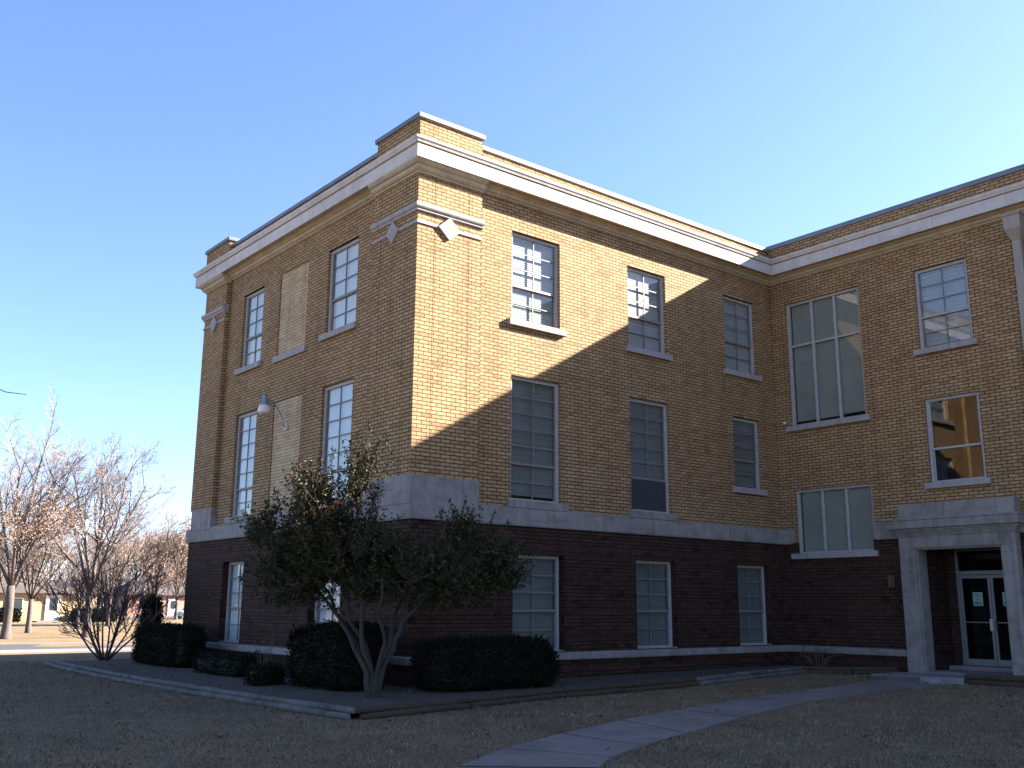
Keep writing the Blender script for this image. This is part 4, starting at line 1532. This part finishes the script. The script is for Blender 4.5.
for k in range(4600):
    c, r_, w_ = rnd.choices(BL, W_)[0]
    while True:
        q = Vector((rnd.uniform(-1, 1), rnd.uniform(-1, 1), rnd.uniform(-1, 1)))
        if 0.15 < q.length < 1:
            break
    q = q * (0.6 + 0.45 * rnd.random())
    tgt = bp(c[0] + q.x * r_[0], c[1] + q.y * r_[1], c[2] + q.z * r_[2])
    if noise.noise(tgt * 2.1) < -0.13:
        continue
    s = min(nodes, key=lambda p: (p - tgt).length + rnd.random() * 0.2)
    if (s - tgt).length > 0.75:
        s = s.lerp(tgt, 1 - 0.75 / (s - tgt).length)
    mid = s.lerp(tgt, 0.5) + Vector((rnd.gauss(0, .05), rnd.gauss(0, .05), rnd.gauss(0, .03)))
    tw.tube([s, mid, tgt], [0.0055, 0.004, 0.002], 3, cap=False)
    if k % 3 == 0:
        nodes.append(tgt)
    dirn = (tgt - s).normalized()
    sprig = rnd.uniform(0.25, 0.5)
    nl = int(13 + sprig * 22)
    end = tgt + (dirn * 0.5 + Vector((rnd.gauss(0, .25), rnd.gauss(0, .25), 0.65))).normalized() * sprig
    tw.tube([tgt, end], [0.003, 0.0015], 3, cap=False)
    for j in range(nl):
        t = rnd.random()
        P_ = mid.lerp(tgt, rnd.random()) if t < 0.35 else tgt.lerp(end, rnd.random())
        P_ = P_ + Vector((rnd.gauss(0, .012), rnd.gauss(0, .012), rnd.gauss(0, .012)))
        leaf.leaf(P_, Vector((rnd.uniform(-1, 1), rnd.uniform(-1, 1), rnd.uniform(-0.3, 1.0))), rnd.uniform(0.045, 0.08), rnd.uniform(0.012, 0.021))
    if c[0] < -0.3 and c[2] > 2.9 and rnd.random() < 0.4:
        for j in range(rnd.randint(2, 6)):
            P_ = tgt.lerp(end, rnd.random()) + Vector((rnd.gauss(0, .02), rnd.gauss(0, .02), rnd.gauss(0, .02)))
            r0 = 0.011
            n = len(ber.v)
            ber.v += [tuple(P_ + Vector(e) * r0) for e in ((1, 0, 0), (-1, 0, 0), (0, 1, 0), (0, -1, 0), (0, 0, 1), (0, 0, -1))]
            for f_ in ((0, 2, 4), (2, 1, 4), (1, 3, 4), (3, 0, 4), (2, 0, 5), (1, 2, 5), (3, 1, 5), (0, 3, 5)):
                ber.f.append(tuple(n + i for i in f_))
# long whippy shoots
for (a0, z0, a1, z1) in ((-0.5, 3.8, -0.35, 4.62), (-0.35, 3.6, 0.12, 4.55), (0.12, 4.55, 0.3, 4.0), (-1.2, 3.4, -1.45, 3.85), (-2.0, 2.6, -2.3, 3.2), (-2.1, 2.2, -2.25, 2.0), (1.05, 2.6, 1.12, 3.30), (1.4, 2.7, 1.55, 3.52), (1.55, 2.6, 1.68, 3.3), (1.9, 2.4, 2.05, 3.28), (1.8, 2.4, 1.9, 3.0), (2.2, 2.3, 2.62, 2.62), (-1.15, 3.4, -0.95, 4.05), (-0.95, 3.4, -1.25, 4.1), (-0.45, 3.8, -0.62, 4.45), (-0.3, 3.6, -0.2, 4.35), (-1.35, 3.2, -1.42, 3.95), (-1.2, 3.3, -1.15, 4.2), (-0.8, 3.6, -0.78, 4.3), (-0.1, 3.7, 0.0, 4.4), (-1.6, 3.0, -1.75, 3.6), (-1.85, 2.8, -1.9, 3.4), (-2.1, 2.7, -2.2, 3.15), (-0.55, 3.7, -0.45, 4.5), (0.05, 3.3, 0.2, 4.1)):
    A, B = bp(a0, -0.4 if a0 < 0.2 else 0, z0), bp(a1, -0.5 if a0 < 0.2 else 0, z1)
    C_ = A.lerp(B, 0.5) + Vector((0.03, 0.05, 0.06))
    tw.tube([A, C_, B], [0.006, 0.005, 0.003], 4, cap=False)
    for j in range(75):
        t = rnd.random()
        P_ = (A.lerp(C_, t * 2) if t < 0.5 else C_.lerp(B, t * 2 - 1)) + Vector((rnd.gauss(0, .03), rnd.gauss(0, .03), rnd.gauss(0, .03))) * (1.1 - t)
        leaf.leaf(P_, Vector((rnd.uniform(-1, 1), rnd.uniform(-1, 1), rnd.uniform(-0.3, 1.0))), rnd.uniform(0.035, 0.06), 0.012)
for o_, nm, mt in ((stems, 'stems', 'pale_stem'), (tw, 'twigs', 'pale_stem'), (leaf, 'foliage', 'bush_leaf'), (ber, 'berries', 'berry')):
    o = o_.build(nm, M[mt], smooth=(nm == 'stems'))
    o.parent = bush
    if nm == 'berries':
        o['kind'] = 'stuff'

# ------------------------------------------------------------------ houses, cars and a post across the street
def house(name, x0, x1, y0, y1, h, rh, wall, label, door=None, wins=(), gable=None):
    root_ = empty(name, ((x0 + x1) / 2, y0, 0), label, 'house')
    mb_ = MB()
    mb_.box(x0, x1, y0, y1, 0, h)
    w_ = mb_.build('wall', wall, root_)
    mb_ = MB()
    e = 0.5
    ym = (y0 + y1) / 2
    a, b_ = (x0 - e, y0 - e, h), (x1 + e, y0 - e, h)
    c_, d_ = (x1 + e, y1 + e, h), (x0 - e, y1 + e, h)
    r1, r2_ = (x0 + 2.0, ym, h + rh), (x1 - 2.0, ym, h + rh)
    mb_.quad(a, b_, r2_, r1)
    mb_.quad(c_, d_, r1, r2_)
    mb_.tri(b_, c_, r2_)
    mb_.tri(d_, a, r1)
    mb_.quad(a, d_, c_, b_)
    mb_.build('roof', M['shingle'], root_)
    if door:
        mb_ = MB()
        mb_.box(door - 0.62, door + 0.62, y0 - 0.12, y0 - 0.02, 0.0, 2.35)
        dr = mb_.build('door', M['white_paint'], root_)
        mb_ = MB()
        mb_.box(door - 0.28, door + 0.38, y0 - 0.15, y0 - 0.121, 1.0, 2.05)
        mb_.build('door_pane', M['dark_glass'], dr)
        mb_ = MB()
        mb_.box(door - 1.5, door + 1.5, y0 - 1.2, y0 - 0.001, -0.1, 0.12)
        mb_.build('step', M['concrete'], root_)
    for (wx, ww, z0, z1) in wins:
        mb_ = MB()
        mb_.box(wx - ww / 2 - 0.08, wx + ww / 2 + 0.08, y0 - 0.08, y0 - 0.01, z0 - 0.08, z1 + 0.08)
        wn_ = mb_.build('window', M['white_paint'], root_)
        mb_ = MB()
        mb_.box(wx - ww / 2, wx + ww / 2, y0 - 0.10, y0 - 0.081, z0, z1)
        mb_.build('pane', M['dark_glass'], wn_)
    return root_


house('tan_house', 6.5, 19.0, 80.5, 90, 2.5, 1.3, M['tan_wall'], 'low tan house with a white front door seen between the trees', 15.2, ((9.0, 1.4, 1.0, 2.0), (12.0, 1.3, 1.0, 2.0)))
house('pink_house', 36.0, 52.0, 122, 132, 2.8, 2.0, M['pink_wall'], 'pinkish brick house with pale windows far behind the crape shrub', 42.0, ((38.5, 1.6, 0.9, 2.2), (45.5, 1.8, 0.9, 2.2), (49.5, 1.6, 0.9, 2.2)))
rnd.seed(3)
for (hx0, hx1, lab) in ((9.0, 12.3, 'rounded dark foundation shrub left of the tan house door'), (16.6, 20.5, 'dark foundation shrub right of the tan house door'), (6.2, 7.8, 'small dark foundation shrub at the left end of the tan house')):
    q = hedge(hx0, hx1, 78.9, 80.1, 1.1, lab, 2500, None, leaf=0.16)
    q.location.z = 0.0


def car(loc, rz, paint, label):
    root_ = empty('parked_car', loc, label, 'car')
    prof = [(-2.2, 0.30), (-2.25, 0.62), (-2.1, 0.86), (-1.2, 0.95), (-0.55, 1.40), (0.85, 1.43), (1.55, 1.0), (2.15, 0.92), (2.25, 0.6), (2.2, 0.30)]
    mb_ = MB()
    n = len(prof)
    for w_ in (-0.88, 0.88):
        for x, z in prof:
            mb_.v.append((x, w_ * (1 if z < 1.0 else 0.82), z))
    for i in range(n):
        j = (i + 1) % n
        mb_.f.append((i, j, n + j, n + i))
    mb_.f.append(tuple(reversed(range(n))))
    mb_.f.append(tuple(n + i for i in range(n)))
    recalc(mb_.build('body', paint, bevel=0.05)).parent = root_
    mb_ = MB()
    for s_ in (-1, 1):
        y = s_ * 0.80
        mb_.quad((-1.0, y + s_ * 0.06, 0.99), (1.35, y + s_ * 0.06, 1.0), (0.78, y - s_ * 0.06, 1.38), (-0.5, y - s_ * 0.06, 1.36))
    mb_.quad((-1.16, -0.7, 1.0), (-1.16, 0.7, 1.0), (-0.62, 0.62, 1.38), (-0.62, -0.62, 1.38))
    mb_.quad((1.52, -0.7, 1.05), (1.52, 0.7, 1.05), (0.92, 0.62, 1.42), (0.92, -0.62, 1.42))
    mb_.build('car_windows', M['dark_glass']).parent = root_
    for x in (-1.35, 1.4):
        for y in (-0.86, 0.86):
            mb_ = MB()
            mb_.tube([(x, y - 0.1, 0.33), (x, y + 0.1, 0.33)], [0.33, 0.33], 16)
            wl_ = mb_.build('wheel', M['rubber'])
            wl_.parent = root_
            mb_ = MB()
            mb_.tube([(x, y - 0.108, 0.33), (x, y + 0.108, 0.33)], [0.19, 0.19], 12)
            mb_.build('rim', M['alu']).parent = wl_
    for s_ in (-0.6, 0.6):
        mb_ = MB()
        mb_.box(-2.27, -2.2, s_ - 0.16, s_ + 0.16, 0.62, 0.76)
        mb_.build('headlight', M['white_paint']).parent = root_
    root_.rotation_euler = (0, 0, rz)
    return root_


car((35.2, 97.5, 0.0), R(20), M['car_white'], 'white parked car among the trees beside the building edge')
car((40.2, 102.9, 0.0), R(20), M['car_blue'], 'blue parked car right of the white one, by the building edge')
mb = MB()
mb.tube([(0, 0, 0), (0, 0, 4.0)], [0.09, 0.08], 10)
mb.box(-0.14, 0.14, -0.14, 0.14, 0, 0.3)
o = mb.build('post', M['white_paint'])
o.location = (24.2, 70.0, 0)
tag(o, 'slim white post beside the parked cars', 'post')

# ------------------------------------------------------------------ loose leaves and short straw grass
rnd.seed(101)


def in_path(x, y):
    for i in range(len(PL) - 1):
        q = [Vector(PL[i]), Vector(PL[i + 1]), Vector(PR[i + 1]), Vector(PR[i])]
        s = [(q[(k + 1) % 4] - q[k]).cross(Vector((x, y)) - q[k]) for k in range(4)]
        if all(v <= 0 for v in s) or all(v >= 0 for v in s):
            return True
    return False


lf = MB()
cnt = 0
while cnt < 800:
    x, y = rnd.uniform(-11, 11), rnd.uniform(-13, 14)
    if (x > -0.2 and y > -0.1) or x > 11.5:
        continue
    z = bed_z(x, y) if in_bed(x, y) else gz(x, y)
    if in_path(x, y):
        if rnd.random() > 0.12:
            continue
        z += 0.022
    lf.leaf(Vector((x, y, z + 0.012 + rnd.random() * 0.02)), Vector((rnd.uniform(-1, 1), rnd.uniform(-1, 1), rnd.uniform(-0.1, 0.3))), rnd.uniform(0.04, 0.10), rnd.uniform(0.012, 0.03))
    cnt += 1
tag(lf.build('fallen_leaves', M['litter']), 'dry brown leaves scattered over the lawn, bed and path', 'leaves', kind='stuff')

gr = MB()
cnt = 0
camp = Vector((-11.2, -16.7))
fwd2 = Vector((fw.x, fw.y)).normalized()
tries = 0
while cnt < 170000 and tries < 900000:
    tries += 1
    dist = 7 + 26 * rnd.random() ** 1.6
    an = rnd.uniform(-0.60, 0.60)
    dirv = Vector((fwd2.x * math.cos(an) - fwd2.y * math.sin(an), fwd2.x * math.sin(an) + fwd2.y * math.cos(an)))
    P_ = camp + dirv * dist
    x, y = P_.x, P_.y
    if (x > -0.3 and y > -0.2) or x > 11.0 or in_bed(x, y) or (x > 10.2 and y > -6.8) or in_path(x + rnd.gauss(0, 0.035), y + rnd.gauss(0, 0.035)):
        continue
    z = gz(x, y)
    h = rnd.uniform(0.014, 0.040) * (0.7 + 0.6 * (noise.noise(Vector((x * 1.5, y * 1.5, 0))) + 0.5))
    a = rnd.uniform(0, 6.283)
    w_ = rnd.uniform(0.0025, 0.0048) * (1 + dist / 16)
    le = Vector((math.cos(a), math.sin(a), 0))
    sd = Vector((-le.y, le.x, 0)) * w_
    b0 = Vector((x, y, z - 0.003))
    gr.tri(b0 - sd, b0 + sd, b0 + le * h * rnd.uniform(0.4, 1.6) + Vector((0, 0, h)))
    cnt += 1
tag(gr.build('short_grass', M['grass']), 'short straw coloured dormant grass on the lawn', 'grass', kind='stuff')
